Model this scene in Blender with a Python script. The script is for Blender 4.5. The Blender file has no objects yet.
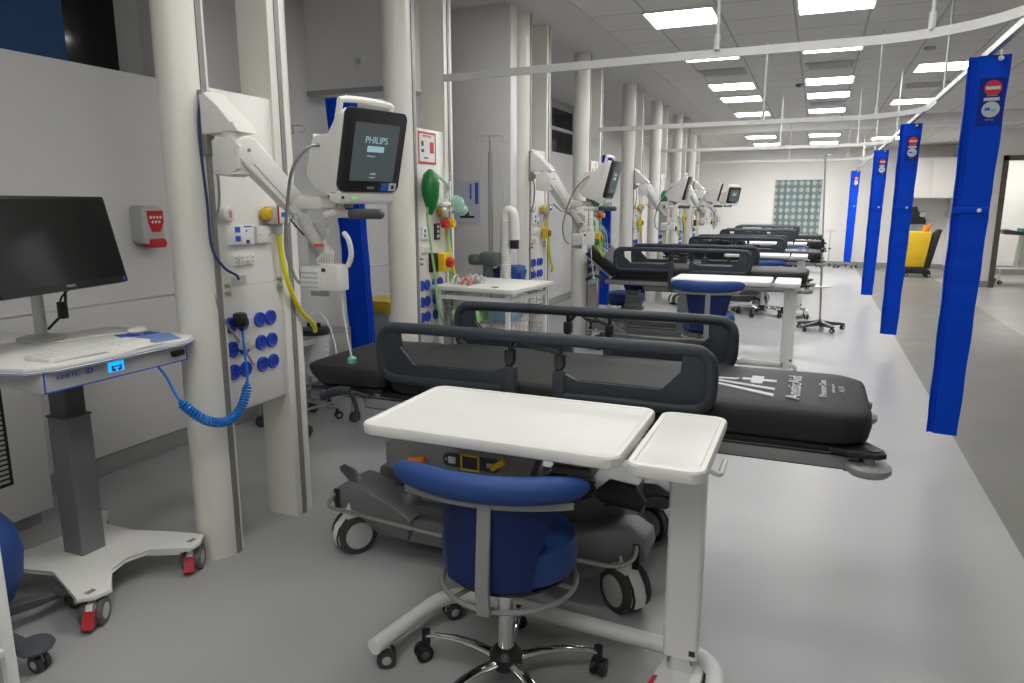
import bpy, bmesh, math, random
from mathutils import Vector, Matrix, Euler
random.seed(7)
PI = math.pi
sc = bpy.context.scene
COL = sc.collection

# ------------------------------------------------------------------ materials
def lin(h):
    h = h.lstrip('#')
    r = []
    for i in (0, 2, 4):
        c = int(h[i:i+2], 16)/255
        r.append(c/12.92 if c <= .04045 else ((c+.055)/1.055)**2.4)
    return (*r, 1)
MATS = {}
def mat(name, col, rough=.5, metal=0, var=.05, scale=6, bump=0, bscale=60, emit=None, es=0, trans=0, alpha=1, coat=0, spec=None):
    if name in MATS: return MATS[name]
    m = bpy.data.materials.new(name); m.use_nodes = True
    nt = m.node_tree; b = nt.nodes['Principled BSDF']
    c = lin(col)
    tc = nt.nodes.new('ShaderNodeTexCoord')
    if var:
        n = nt.nodes.new('ShaderNodeTexNoise'); n.inputs['Scale'].default_value = scale
        n.inputs['Detail'].default_value = 3
        nt.links.new(tc.outputs['Object'], n.inputs['Vector'])
        r = nt.nodes.new('ShaderNodeValToRGB')
        r.color_ramp.elements[0].position = .3; r.color_ramp.elements[1].position = .7
        r.color_ramp.elements[0].color = (*[x*(1-var) for x in c[:3]], 1)
        r.color_ramp.elements[1].color = (*[min(1, x*(1+var)) for x in c[:3]], 1)
        nt.links.new(n.outputs['Fac'], r.inputs['Fac']); nt.links.new(r.outputs['Color'], b.inputs['Base Color'])
    else:
        b.inputs['Base Color'].default_value = c
    if bump:
        n2 = nt.nodes.new('ShaderNodeTexNoise'); n2.inputs['Scale'].default_value = bscale
        nt.links.new(tc.outputs['Object'], n2.inputs['Vector'])
        bp = nt.nodes.new('ShaderNodeBump'); bp.inputs['Strength'].default_value = bump; bp.inputs['Distance'].default_value = .01
        nt.links.new(n2.outputs['Fac'], bp.inputs['Height']); nt.links.new(bp.outputs['Normal'], b.inputs['Normal'])
    b.inputs['Roughness'].default_value = rough; b.inputs['Metallic'].default_value = metal
    if emit:
        b.inputs['Emission Color'].default_value = lin(emit); b.inputs['Emission Strength'].default_value = es
    if trans: b.inputs['Transmission Weight'].default_value = trans
    if alpha < 1: b.inputs['Alpha'].default_value = alpha
    if spec is not None: b.inputs['Specular IOR Level'].default_value = spec
    if coat: b.inputs['Coat Weight'].default_value = coat
    MATS[name] = m
    return m
WALL = mat('wall_paint', '#e4e3e1', .55, var=.02, scale=1.5)
WALLL = mat('wall_cladding', '#d0cfce', .4, var=.02, scale=1.2)
SKIRT = mat('skirting_vinyl', '#8f8f8f', .5)
LEDGE = mat('ledge_grey', '#a3a2a0', .5)
WHITE = mat('white_powder_coat', '#dfdfdd', .35, var=.02)
WHITEP = mat('white_plastic', '#dddcd8', .32, var=.02)
CREAM = mat('column_enamel', '#dcdad3', .35, var=.02, scale=2)
PANELM = mat('panel_enamel', '#dcdad6', .35, var=.02, scale=2)
TABLE = mat('table_laminate', '#dad9d6', .38, var=.015)
GREY = mat('grey_metal', '#8f9090', .45, .2)
STRIP = mat('aluminium_channel', '#8b8a88', .4, .4)
LGREY = mat('light_grey_plastic', '#b5b5b3', .45)
DGREY = mat('dark_grey_plastic', '#4d4e50', .38)
CHAS = mat('chassis_grey', '#6e6f70', .45, .1, var=.04)
CHASD = mat('chassis_dark', '#545556', .42, .1, var=.04)
RAIL = mat('rail_plastic', '#343a41', .5, spec=.3, var=.04, scale=10)
BLACK = mat('black_plastic', '#18191a', .4)
RUB = mat('rubber', '#3a3a3b', .6)
MATT = mat('mattress_vinyl', '#2b2b2c', .6, var=.05, bump=.08, bscale=9, spec=.25)
STEEL = mat('stainless_steel', '#b5b3ae', .3, .9, var=.03)
CHROME = mat('chrome', '#dcdcdc', .08, 1, var=0)
BLUEU = mat('blue_upholstery', '#24437f', .55, spec=.3, var=.06, bump=.05, bscale=150)
BLUEUD = mat('blue_vinyl_back', '#182658', .55, spec=.25, var=.06)
SOCK = mat('blue_socket', '#1e3fae', .4, var=.04)
CURT = mat('blue_curtain_fabric', '#0442c4', .7, spec=.12, var=.05, scale=3, bump=.1, bscale=40)
CYAN = mat('coiled_cable_blue', '#1573c8', .35)
YEL = mat('yellow_plastic', '#d8b21a', .45)
YHOSE = mat('yellow_hose', '#d9cf22', .4)
RED = mat('red_plastic', '#c01f22', .4)
GREEN = mat('green_bag', '#0c6f2c', .4)
GRNT = mat('green_tubing', '#86c07a', .35)
TEAL = mat('teal_plastic', '#5fb2a6', .35)
INK = mat('white_print', '#b9bcc2', .6, var=0)
INKB = mat('blue_print', '#2a54b8', .5, var=0)
INKK = mat('dark_print', '#2c2c30', .5, var=0)
CLEAR = mat('clear_plastic', '#e8ecec', .15, alpha=.45, var=0)
CANI = mat('frosted_canister', '#c9ccd0', .25, alpha=.75, var=0)
ORAN = mat('orange_plastic', '#e07818', .45)
BROWN = mat('door_frame_wood', '#5c5148', .5, var=.1, scale=12)
CYANT = mat('cyan_tray', '#3fa6a0', .45)
NIGHT = mat('night_glass', '#06080c', .08, var=0)
NBLUE = mat('blue_blind', '#17467a', .6, var=.12, scale=3)

def floor_mat(name, col, rough):
    m = mat(name, col, rough, var=.03, scale=1.1)
    nt = m.node_tree; b = nt.nodes['Principled BSDF']
    n = nt.nodes.new('ShaderNodeTexNoise'); n.inputs['Scale'].default_value = 2.3
    tc = [x for x in nt.nodes if x.type == 'TEX_COORD'][0]
    nt.links.new(tc.outputs['Object'], n.inputs['Vector'])
    mr = nt.nodes.new('ShaderNodeMapRange'); mr.inputs['To Min'].default_value = rough-.06; mr.inputs['To Max'].default_value = rough+.08
    nt.links.new(n.outputs['Fac'], mr.inputs['Value']); nt.links.new(mr.outputs['Result'], b.inputs['Roughness'])
    return m
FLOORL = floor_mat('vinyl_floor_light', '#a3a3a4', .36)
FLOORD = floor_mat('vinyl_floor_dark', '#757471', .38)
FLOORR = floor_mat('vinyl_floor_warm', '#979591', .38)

def ceil_mat():
    m = bpy.data.materials.new('ceiling_tiles'); m.use_nodes = True
    nt = m.node_tree; b = nt.nodes['Principled BSDF']
    tc = nt.nodes.new('ShaderNodeTexCoord'); mp = nt.nodes.new('ShaderNodeMapping')
    mp.inputs['Location'].default_value = (.30, .06, 0)
    br = nt.nodes.new('ShaderNodeTexBrick'); br.offset = 0; br.squash = 1
    br.inputs['Scale'].default_value = 1; br.inputs['Brick Width'].default_value = .586; br.inputs['Row Height'].default_value = .586
    br.inputs['Mortar Size'].default_value = .011; br.inputs['Mortar Smooth'].default_value = .2
    br.inputs['Color1'].default_value = lin('#d0cfcc'); br.inputs['Color2'].default_value = lin('#d4d3d0'); br.inputs['Mortar'].default_value = lin('#adaba8')
    nt.links.new(tc.outputs['Object'], mp.inputs['Vector']); nt.links.new(mp.outputs['Vector'], br.inputs['Vector'])
    nt.links.new(br.outputs['Color'], b.inputs['Base Color']); b.inputs['Roughness'].default_value = .8
    return m
CEIL = ceil_mat()
def curtain_pattern():
    m = bpy.data.materials.new('patterned_fabric'); m.use_nodes = True
    nt = m.node_tree; b = nt.nodes['Principled BSDF']
    tc = nt.nodes.new('ShaderNodeTexCoord')
    sp = nt.nodes.new('ShaderNodeSeparateXYZ'); nt.links.new(tc.outputs['Object'], sp.inputs[0])
    def wave(o, k):
        a = nt.nodes.new('ShaderNodeMath'); a.operation = 'MULTIPLY'; a.inputs[1].default_value = k
        nt.links.new(sp.outputs[o], a.inputs[0])
        s = nt.nodes.new('ShaderNodeMath'); s.operation = 'SINE'; nt.links.new(a.outputs[0], s.inputs[0]); return s
    p = nt.nodes.new('ShaderNodeMath'); p.operation = 'ADD'
    nt.links.new(wave(0, 40).outputs[0], p.inputs[0]); nt.links.new(wave(2, 36).outputs[0], p.inputs[1])
    r = nt.nodes.new('ShaderNodeValToRGB'); r.color_ramp.interpolation = 'EASE'
    r.color_ramp.elements[0].position = .05; r.color_ramp.elements[0].color = lin('#74898f')
    r.color_ramp.elements[1].position = .6; r.color_ramp.elements[1].color = lin('#bcbfb6')
    nt.links.new(p.outputs[0], r.inputs[0]); nt.links.new(r.outputs[0], b.inputs['Base Color']); b.inputs['Roughness'].default_value = .8
    return m
PATT = curtain_pattern()
def emis(name, col, s):
    m = bpy.data.materials.new(name); m.use_nodes = True
    b = m.node_tree.nodes['Principled BSDF']; b.inputs['Base Color'].default_value = lin(col)
    b.inputs['Emission Color'].default_value = lin(col); b.inputs['Emission Strength'].default_value = s
    return m
LIGHT = emis('lit_diffuser', '#fffef9', 21.5)
LIGHTF = emis('lit_diffuser_far', '#fffdf8', 52)
RAILW = mat('rail_white', '#c4c4c2', .4)
RAILA = mat('rail_aluminium', '#a5a5a4', .38, .6)
LIGHTC = emis('lit_diffuser_cool', '#fafaff', 21)
LCDB = emis('lit_display_blue', '#1ca8ff', 1.2)
LCDT = emis('screen_text_glow', '#9cc4cc', .35)
SCRG = emis('monitor_screen_glow', '#50575a', .2)
LEDG = emis('green_led', '#50ff40', 1.0)
SCRD = mat('dark_screen', '#101112', .3, var=0)

# ------------------------------------------------------------------ mesh builder
class S:
    def __init__(s, T=None):
        s.bm = bmesh.new(); s.T = T or Matrix(); s.m = 0
    def at(s, x=0, y=0, z=0, rx=0, ry=0, rz=0):
        s.T = Matrix.Translation((x, y, z)) @ Euler((rx, ry, rz)).to_matrix().to_4x4(); return s
    def V(s, c): return s.bm.verts.new(s.T @ Vector(c))
    def F(s, vs):
        try: f = s.bm.faces.new(vs); f.material_index = s.m; return f
        except ValueError: return None
    def box(s, x0, y0, z0, x1, y1, z1, bev=0, seg=2):
        v = [s.V((x, y, z)) for z in (z0, z1) for x, y in ((x0, y0), (x1, y0), (x1, y1), (x0, y1))]
        for q in ((3, 2, 1, 0), (4, 5, 6, 7), (0, 1, 5, 4), (1, 2, 6, 5), (2, 3, 7, 6), (3, 0, 4, 7)): s.F([v[i] for i in q])
        if bev:
            es = {e for w in v for e in w.link_edges}
            bmesh.ops.bevel(s.bm, geom=list(es), offset=bev, segments=seg, affect='EDGES', profile=.5)
        return s
    def cbox(s, x, y, z, w, d, h, bev=0, seg=2): return s.box(x-w/2, y-d/2, z-h/2, x+w/2, y+d/2, z+h/2, bev, seg)
    def prism(s, pts, ax, a, b, bev=0, seg=2, top=None):
        def f(p, q, h): return {'z': (p, q, h), 'y': (p, h, q), 'x': (h, p, q)}[ax]
        A = [s.V(f(p, q, a)) for p, q in pts]; B = [s.V(f(p, q, b)) for p, q in (top or pts)]
        n = len(pts); s.F(A[::-1]); s.F(B)
        es = []
        for i in range(n):
            s.F([A[i], A[(i+1) % n], B[(i+1) % n], B[i]])
        if bev:
            es = {e for w in A+B for e in w.link_edges if (e.verts[0] in A) == (e.verts[1] in A)}
            bmesh.ops.bevel(s.bm, geom=list(es), offset=bev, segments=seg, affect='EDGES', profile=.5)
        return s
    def cyl(s, p0, p1, r0, r1=None, n=16):
        return s.tube([p0, p1], [r0, r0 if r1 is None else r1], n)
    def tube(s, pts, r, n=10, k=0, closed=False):
        P = [Vector(p) for p in pts]
        R = list(r) if isinstance(r, (list, tuple)) else [r]*len(P)
        if k:
            Q = []; RR = []; m = len(P); rng = range(m if closed else m-1)
            for i in rng:
                g = lambda j: P[j % m] if closed else P[max(0, min(m-1, j))]
                a, b, c, d = g(i-1), g(i), g(i+1), g(i+2)
                for t in range(k):
                    u = t/k
                    Q.append(.5*((2*b)+(c-a)*u+(2*a-5*b+4*c-d)*u*u+(3*b-a-3*c+d)*u**3))
                    RR.append(R[i]*(1-u)+R[(i+1) % m]*u)
            if not closed: Q.append(P[-1]); RR.append(R[-1])
            P, R = Q, RR
        m = len(P); rings = []; up = None
        for i in range(m):
            if closed: t = P[(i+1) % m]-P[i-1]
            else: t = P[min(m-1, i+1)]-P[max(0, i-1)]
            if t.length < 1e-9: t = Vector((0, 0, 1))
            t.normalize()
            if up is None: up = t.cross(Vector((0, 0, 1))) if abs(t.z) < .9 else t.cross(Vector((1, 0, 0)))
            up = (up-t*up.dot(t))
            if up.length < 1e-6: up = t.orthogonal()
            up.normalize(); w = t.cross(up)
            rings.append([s.V(P[i]+(up*math.cos(a)+w*math.sin(a))*R[i]) for a in [2*PI*j/n for j in range(n)]])
        for i in range(m if closed else m-1):
            A, B = rings[i], rings[(i+1) % m]
            for j in range(n): s.F([A[j], A[(j+1) % n], B[(j+1) % n], B[j]])
        if not closed: s.F(rings[0][::-1]); s.F(rings[-1])
        return s
    def lathe(s, prof, c=(0, 0, 0), n=24, ax='z', arc=None):
        rings = []
        def f(r, h, a):
            p, q = r*math.cos(a), r*math.sin(a)
            return {'z': (c[0]+p, c[1]+q, c[2]+h), 'y': (c[0]+p, c[1]+h, c[2]+q), 'x': (c[0]+h, c[1]+p, c[2]+q)}[ax]
        for r, h in prof:
            rings.append([s.V(f(max(r, 1e-4), h, 2*PI*j/n)) for j in range(n)])
        for A, B in zip(rings, rings[1:]):
            for j in range(n): s.F([A[j], A[(j+1) % n], B[(j+1) % n], B[j]])
        s.F(rings[0][::-1]); s.F(rings[-1]); return s
    def ball(s, c, r, n=16, sx=1, sy=1, sz=1):
        pr = [(math.sin(PI*i/10), -math.cos(PI*i/10)) for i in range(11)]
        T = s.T; s.T = T @ Matrix.Translation(c) @ Matrix.Diagonal((r*sx, r*sy, r*sz, 1)); s.lathe(pr, n=n); s.T = T; return s
    def text(s, txt, size, T, depth=.0006, align='CENTER'):
        cu = bpy.data.curves.new('t', 'FONT'); cu.body = txt; cu.size = size; cu.extrude = depth; cu.align_x = align; cu.align_y = 'CENTER'
        o = bpy.data.objects.new('t', cu); COL.objects.link(o)
        me = bpy.data.meshes.new_from_object(o.evaluated_get(bpy.context.evaluated_depsgraph_get()))
        vs = [s.bm.verts.new(s.T @ T @ v.co) for v in me.vertices]
        for p in me.polygons: s.F([vs[i] for i in p.vertices])
        bpy.data.objects.remove(o); bpy.data.curves.remove(cu); bpy.data.meshes.remove(me); return s
    def build(s, name, m, parent=None, flat=False, solid=None, kind=None):
        bmesh.ops.recalc_face_normals(s.bm, faces=s.bm.faces)
        for f in s.bm.faces: f.smooth = not flat
        for e in s.bm.edges:
            if len(e.link_faces) == 2 and e.calc_face_angle(0) > .6: e.smooth = False
        me = bpy.data.meshes.new(name); s.bm.to_mesh(me); s.bm.free()
        for q in (m if isinstance(m, (list, tuple)) else [m]): me.materials.append(q)
        o = bpy.data.objects.new(name, me); COL.objects.link(o)
        if parent: o.parent = parent
        if kind: o['kind'] = kind
        return o
def rrect(x0, y0, x1, y1, r, n=6):
    out = []
    for cx, cy, a in ((x1-r, y0+r, -PI/2), (x1-r, y1-r, 0), (x0+r, y1-r, PI/2), (x0+r, y0+r, PI)):
        out += [(cx+r*math.cos(a+PI/2*i/n), cy+r*math.sin(a+PI/2*i/n)) for i in range(n+1)]
    return out
def thing(name, label, cat, loc=(0, 0, 0), rz=0, group=None):
    o = bpy.data.objects.new(name, None); COL.objects.link(o); o.empty_display_size = .1
    o.location = loc; o.rotation_euler = (0, 0, rz); o['label'] = label; o['category'] = cat
    if group: o['group'] = group
    return o
def tag(o, label, cat, group=None):
    o['label'] = label; o['category'] = cat
    if group: o['group'] = group
    return o
def copy_tree(o, parent=None):
    c = o.copy(); COL.objects.link(c)
    if parent: c.parent = parent
    for ch in o.children: copy_tree(ch, c)
    return c
def dup(o, loc, rz, label, scale=None):
    c = copy_tree(o); c.location = loc; c.rotation_euler = (0, 0, rz); c['label'] = label
    if scale: c.scale = scale
    return c
RX90 = Matrix.Rotation(PI/2, 4, 'X')
def face_px(x, y, z):   # text plane facing +x, reading towards +y
    return Matrix.Translation((x, y, z)) @ Matrix.Rotation(PI/2, 4, 'Z') @ RX90
def face_my(x, y, z):   # text plane facing -y, reading towards +x
    return Matrix.Translation((x, y, z)) @ RX90

# ------------------------------------------------------------------ room
ST = 'structure'
ZC, ZC2, YB, YF, XL, XR = 3.2, 2.99, 15.3, 20.6, -3.85, 5.6
YR = -2.6
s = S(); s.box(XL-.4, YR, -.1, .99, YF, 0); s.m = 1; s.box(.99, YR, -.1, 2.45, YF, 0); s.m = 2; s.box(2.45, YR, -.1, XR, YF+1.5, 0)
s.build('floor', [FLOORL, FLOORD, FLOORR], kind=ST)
s = S(); s.box(XL-.4, YR, ZC, XR, YB+.1, ZC+.1); s.build('ceiling', CEIL, kind=ST)
s = S(); s.box(XL-.4, YB+.1, ZC2, XR, YF+1.5, ZC2+.1); s.build('ceiling.001', CEIL, kind=ST)
s = S(); s.box(XL, YR, ZC-.006, -1.95, YB-.05, ZC); s.build('ceiling.002', mat('plaster_ceiling', '#cbc9c6', .8, var=.01), kind=ST)
s = S(); s.box(-2.96, 5.66, 0, -2.40, 5.80, ZC, .002); s.build('wall_left.002', WALLL, kind=ST)
s = S(); s.box(XL, YB-.05, ZC2, XR, YB+.1, ZC+.02, .01); s.build('trim_1', WALL, kind=ST)
# left wall with window openings
wins = [(.6, 3.44, 2.37, 3.12), (10.7, 12.7, 2.40, 3.18)]
s = S()
y = YR
for (a, b, z0, z1) in wins+[(YF, None, 0, 0)]:
    s.box(XL-.12, y, 0, XL, a, ZC); 
    if b:
        s.box(XL-.12, a, 0, XL, b, z0); s.box(XL-.12, a, z1, XL, b, ZC); y = b
s.build('wall_left', WALLL, kind=ST)
for i, (a, b, z0, z1) in enumerate(wins):
    s = S(); X = XL-.32
    s.box(X, a-.02, z0-.03, XL-.12, b+.02, z0); s.box(X, a-.02, z1, XL-.12, b+.02, z1+.03)
    s.box(X, a-.03, z0-.03, XL-.12, a, z1+.03); s.box(X, b, z0-.03, XL-.12, b+.03, z1+.03)
    w = s.build('window_%d' % (i+1), WALL, kind=ST)
    s = S(); s.box(X-.02, a, z0, X, b, z1); s.build('pane', NIGHT, w)
    s = S()
    if i == 0: s.box(X+.01, a, z0, X+.03, 3.07, z1); s.build('blind', NBLUE, w)
    else:
        s.box(X, a, z0+.42, X+.04, b, z0+.47); s.box(X, b-.03, z0, X+.04, b, z1); s.build('window_frame', WHITE, w)
s = S(); s.box(XL-.4, YF, 0, 3.05, YF+.1, ZC); s.build('wall_far', WALL, kind=ST)
s = S(); s.box(XL-.4, YR-.1, 0, XR, YR, ZC); s.build('wall_near', WALL, kind=ST)
s = S(); s.box(XR, YR, 0, XR+.1, YF+1.5, ZC); s.build('wall_right', WALL, kind=ST)
# right-hand partition with door, corridor wall, side room
s = S(); s.box(2.95, 16.4, 0, 3.05, YF, ZC, 0); s.box(3.05, 16.4, 0, 3.17, 16.5, ZC); s.box(4.3, 16.4, 0, XR, 16.5, ZC); s.box(3.17, 16.4, 2.5, 4.3, 16.5, ZC)
s.build('wall_right.001', WALL, kind=ST)
s = S(); s.box(3.05, 19.6, 0, XR, 19.7, ZC); s.build('wall_far.001', WALL, kind=ST)
s = S(); s.box(3.17, 16.36, 0, 3.26, 16.54, 2.5); s.box(4.21, 16.36, 0, 4.3, 16.54, 2.5); s.box(3.17, 16.36, 2.41, 4.3, 16.54, 2.5)
s.build('door_1', BROWN, kind=ST)
# baseboards, dado, radiator ledge
s = S(); s.box(XL, YR, 0, XL+.008, YF, .11); s.box(XL+.0, YR, 0, XL+.03, YF, .012, .005); s.build('baseboard_left', SKIRT, kind=ST)
s = S(); s.box(XL, YF-.012, 0, 2.95, YF, .12); s.build('baseboard_far', SKIRT, kind=ST)
s = S(); s.box(2.938, 16.39, 0, 2.95, YF, .12); s.box(2.938, 16.388, 0, 3.17, 16.4, .12); s.box(3.05, 19.588, 0, XR, 19.6, .2); s.build('baseboard_right', SKIRT, kind=ST)
s = S(); s.box(XL, YR, .115, XL+.02, YF, 1.02, .004); s.box(XL, YR, 1.02, XL+.03, YF, 1.035, .004); s.build('trim_2', WALLL, kind=ST)
s = S(); s.box(XL, YF-.02, 1.08, 2.95, YF, 1.1); s.build('trim_3', WHITE, kind=ST)
s = S(); s.box(XL, 4.9, 2.48, -3.0, 5.4, ZC); s.build('wall_left.001', WALL, kind=ST)
s = S(); s.box(XL, 4.88, 2.455, -3.0, 4.93, 2.49, .004); s.build('trim_4', LEDGE, kind=ST)
# blank socket on boxing
s = S(); s.box(-3.39, 4.885, 2.63, -3.30, 4.9, 2.73, .004); s.m = 1; s.box(-3.365, 4.88, 2.66, -3.325, 4.886, 2.70)
tag(s.build('wall_socket', [WHITEP, LGREY]), 'small white wall socket plate high on the boxed wall above the blue curtain', 'socket')
# heater cover box at left
r = thing('heater_cover', 'white boxed heater cover with louvred grille low on left wall', 'heater', (-3.655, 1.3, 0))
s = S(); s.box(-.19, -1.3, .09, .2, .92, .98, .008); s.build('casing', WALLL, r)
s = S()
for k in range(20): s.box(.2, .0, .3+k*.024, .212, .72, .312+k*.024)
s.m = 1; s.box(.199, -.02, .28, .203, .74, .8)
s.build('grille', [LGREY, BLACK], r)
s = S(); s.box(-.17, -1.3, 0, .12, .9, .09); s.build('plinth', SKIRT, r)

# ------------------------------------------------------------------ ceiling lights
def light(x, y, z, label, cool=False, d=.56):
    r = thing('ceiling_light', label, 'light', (x, y, z), group=None)
    s = S(); w = .3
    for a in ((-w, -d/2-.02, w, -d/2), (-w, d/2, w, d/2+.02), (-w, -d/2, -w+.018, d/2), (w-.018, -d/2, w, d/2)): s.box(a[0], a[1], -.012, a[2], a[3], .0)
    s.build('frame', WHITE, r)
    s = S(); s.box(-w+.018, -d/2, -.008, w-.018, d/2, -.002); s.build('diffuser', LIGHTF if z < 3.1 else LIGHTC if cool else LIGHT, r)
    return r
ORD = ['nearest', 'second nearest', 'third nearest', 'fourth nearest', 'fifth nearest']
yl = [6.7, 8.42, 10.7, 12.0, 14.05]
for i, y in enumerate(yl): light(-1.21, y, ZC, 'square ceiling panel light in the left row, %s in view' % ORD[i], i in (1, 3))
for i, y in enumerate([6.68, 8.42, 10.7, 12.05, 14.0]): light(.02, y, ZC, 'square ceiling panel light in the middle row, %s in view' % ORD[i], i in (0, 2))
for i, y in enumerate([16.35, 18.4]):
    light(-1.21, y, ZC2, 'panel light in the lower far ceiling, left row, %s of two' % ('nearer', 'farther')[i])
    light(.02, y, ZC2, 'panel light in the lower far ceiling, middle row, %s of two' % ('nearer', 'farther')[i])
light(1.25, 10.15, ZC, 'panel light in the right row just behind the nearest blue curtain'); light(1.25, 13.3, ZC, 'panel light in the right row above the second blue curtain')
light(1.25, 17.6, ZC2, 'panel light in the right row of the lower far ceiling')
light(3.9, 18.2, ZC2, 'panel light in the side room behind the brown door frame')
light(4.2, 11.5, ZC, 'panel light over the right floor beyond the picture edge'); light(4.2, 6.5, ZC, 'panel light over the right floor, out of view')
for i, (x, y) in enumerate(((-1.21, 4.9), (.02, 3.3), (-1.21, 2.6), (-1.21, .9), (.02, -.1), (-1.21, -1.2), (1.9, 4.6))):  # unseen fill panels, added overhead to brighten the near bay
    light(x, y, ZC, ['ceiling panel light just beyond the top edge, left row', 'ceiling panel light above the nearest overbed table', 'ceiling panel light above the nearest blue stool', 'ceiling panel light above the computer cart side', 'ceiling panel light straight above the camera', 'ceiling panel light behind the camera, left row', 'ceiling panel light above the nearest blue curtain'][i])
# ceiling vents
for i, (x, y) in enumerate(((-1.2, 9.55), (.02, 9.55), (.02, 13.0), (1.25, 11.6))):
    r = thing('ceiling_vent', ['grey ceiling vent between left row panel lights', 'grey ceiling vent in the middle row, nearest', 'grey ceiling vent in the middle row, farther', 'grey ceiling vent in the right row between its two lights'][i], 'vent', (x, y, ZC))
    s = S(); s.box(-.28, -.22, -.01, .28, .22, 0, .003); s.build('frame', LGREY, r)
    s = S()
    for k in range(7): s.box(-.24, -.18+k*.055, -.016, .24, -.155+k*.055, -.009)
    s.build('slats', LGREY, r)
for i, (x, y) in enumerate(((-.35, 10.9), (.95, 8.9))):
    s = S(); s.at(x, y, ZC-.04).lathe([(.02, 0), (.05, .012), (.055, .04)], n=16); tag(s.build('smoke_detector', DGREY if i == 0 else LGREY), ['dark round detector on ceiling beside the middle row of lights', 'grey round detector on ceiling near the rail drop rods'][i], 'detector')

# ------------------------------------------------------------------ curtain rails
def flat_rail(s, pts, w=.018, h=.03):
    P = [Vector(p) for p in pts]; n = len(P); rings = []
    for i in range(n):
        t = (P[min(n-1, i+1)]-P[max(0, i-1)]).normalized(); sd = Vector((-t.y, t.x, 0))
        rings.append([s.V(P[i]+sd*a+Vector((0, 0, b))) for a, b in ((-w/2, 0), (w/2, 0), (w/2, h), (-w/2, h))])
    for A, B in zip(rings, rings[1:]):
        for j in range(4): s.F([A[j], A[(j+1) % 4], B[(j+1) % 4], B[j]])
    s.F(rings[0][::-1]); s.F(rings[-1])
ZR = 2.40
XC = .83
r = thing('curtain_rail', 'long straight aluminium curtain rail over the blue curtains', 'rail', (XC, 0, ZR))
s = S(); flat_rail(s, [(0, -1.5, .02), (0, 20.5, .02)], .03, .035); s.build('track', RAILA, r)
s = S()
for y in (1.2, 6.6, 10.3, 14.0, 17.7): s = S(); s.cyl((0, y, .05), (0, y, (ZC2 if y > YB else ZC)-ZR), .009, n=8); s.build('drop_rod', RAILW, r)
for i, y in enumerate((4.3, 7.95, 11.55, 15.15)):
    r = thing('curtain_rail', ['white cross curtain rail nearest the camera, curving into the long rail', 'second white cross curtain rail over the ward', 'third white cross curtain rail over the ward', 'farthest white cross curtain rail over the ward'][i], 'rail', (0, y, ZR), group='white cross curtain rails')
    s = S(); pts = [(-2.36, .12, 0), (-1, .03, 0), (.15, 0, 0)]
    for k in range(1, 11):
        a = PI/2*k/10; pts.append((.15+(XC-.15)*math.sin(a), -.68+.68*math.cos(a), 0))
    pts.append((XC, -1.1, 0))
    flat_rail(s, pts, .022, .045); s.build('track', RAILW, r)
    s = S()
    for x in (-.58, .45): s = S(); yy = 0 if x < 0 else -.08; s.cyl((x, yy, .04), (x, yy, ZC-ZR), .009, n=8); s.cyl((x, yy, .04), (x, yy, .12), .016, n=8); s.build('drop_rod', RAILW, r)

# ------------------------------------------------------------------ blue folded curtains
def blue_curtain(label, loc, rz=0, w=.2, h=2.2, sign=True, taper=.82, lean=-.02):
    r = thing('folded_curtain', label, 'curtain', loc, rz)
    s = S(); rings = []; N = 44
    rnd = random.Random(int(loc[1]*10))
    for i in range(N+1):
        t = i/N; z = -h*t; ww = w*(1-(1-taper)*t)+.004*math.sin(t*37); ox = lean*t
        if .36 < t < .40: ww *= .97
        cr = .006*math.sin(t*90)*(1 if .38 < t < .62 else .15)
        ring = []
        prof = [(-.5, -.06), (-.5, .0), (-.46, .05), (-.1, .06), (.5, .05), (.5, .02), (-.2, .03), (.5, .01), (.5, -.02), (-.3, -.0), (.5, -.035), (.5, -.06), (-.28, -.062), (-.30, -.045), (-.44, -.045), (-.46, -.06)]
        for px, py in prof: ring.append(s.V((ox+px*ww, py*1.05+cr*(1 if py < 0 else 0)+.002*math.sin(9*t+px*4), z)))
        rings.append(ring)
    n = len(rings[0])
    for A, B in zip(rings, rings[1:]):
        for j in range(n): s.F([A[j], A[(j+1) % n], B[(j+1) % n], B[j]])
    s.F(rings[0][::-1]); s.F(rings[-1])
    s.build('fabric', CURT, r)
    s = S(); zb = -h*.385; s.box(-w*.47, -.072, zb-.018, w*.42, -.06, zb+.018, .004); s.build('tie_band', CURT, r)
    s = S(); s.at(.035, -.078, zb).ball((0, 0, 0), .012, sy=.5); s.at(.05, -.075, -.02).ball((0, 0, 0), .014, sy=.5); s.at().cyl((.05, -.066, -.02), (.05, -.02, .03), .005); s.build('button', WHITEP, r)
    if sign:
        g = S(); g.box(-.034, -.070, -.37, .088, -.064, -.12, .0); gg = g.build('care_sign', mat('sign_navy', '#1a2f86', .6, spec=.1), r)
        g = S(); g.at(.03, -.071, -.175).lathe([(.042, 0), (.042, .002)], ax='y', n=28)
        g.m = 1; g.at(); g.box(-.004, -.0745, -.184, .064, -.072, -.166)
        g.box(-.008, -.073, -.243, .066, -.0705, -.226)
        g.at(.03, -.071, -.29).lathe([(.043, 0), (.043, .0015)], ax='y', n=28); g.at()
        g.m = 2; g.box(.002, -.0735, -.296, .028, -.0725, -.28, .0); g.m = 3; g.box(.032, -.0735, -.302, .055, -.0725, -.288)
        g.m = 1; g.text('do not use', .012, face_my(.03, -.0715, -.215)); g.text('date hung', .010, face_my(.028, -.0715, -.345))
        g.build('sign_print', [RED, INK, INKB, TEAL], gg)
    return r
blue_curtain('nearest blue folded disposable curtain hanging from the long rail', (XC, 4.95, 2.41), -.12)
blue_curtain('second blue folded curtain along the long rail, in front of the yellow cart', (XC-.0, 8.65, 2.41), -.1)
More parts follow.
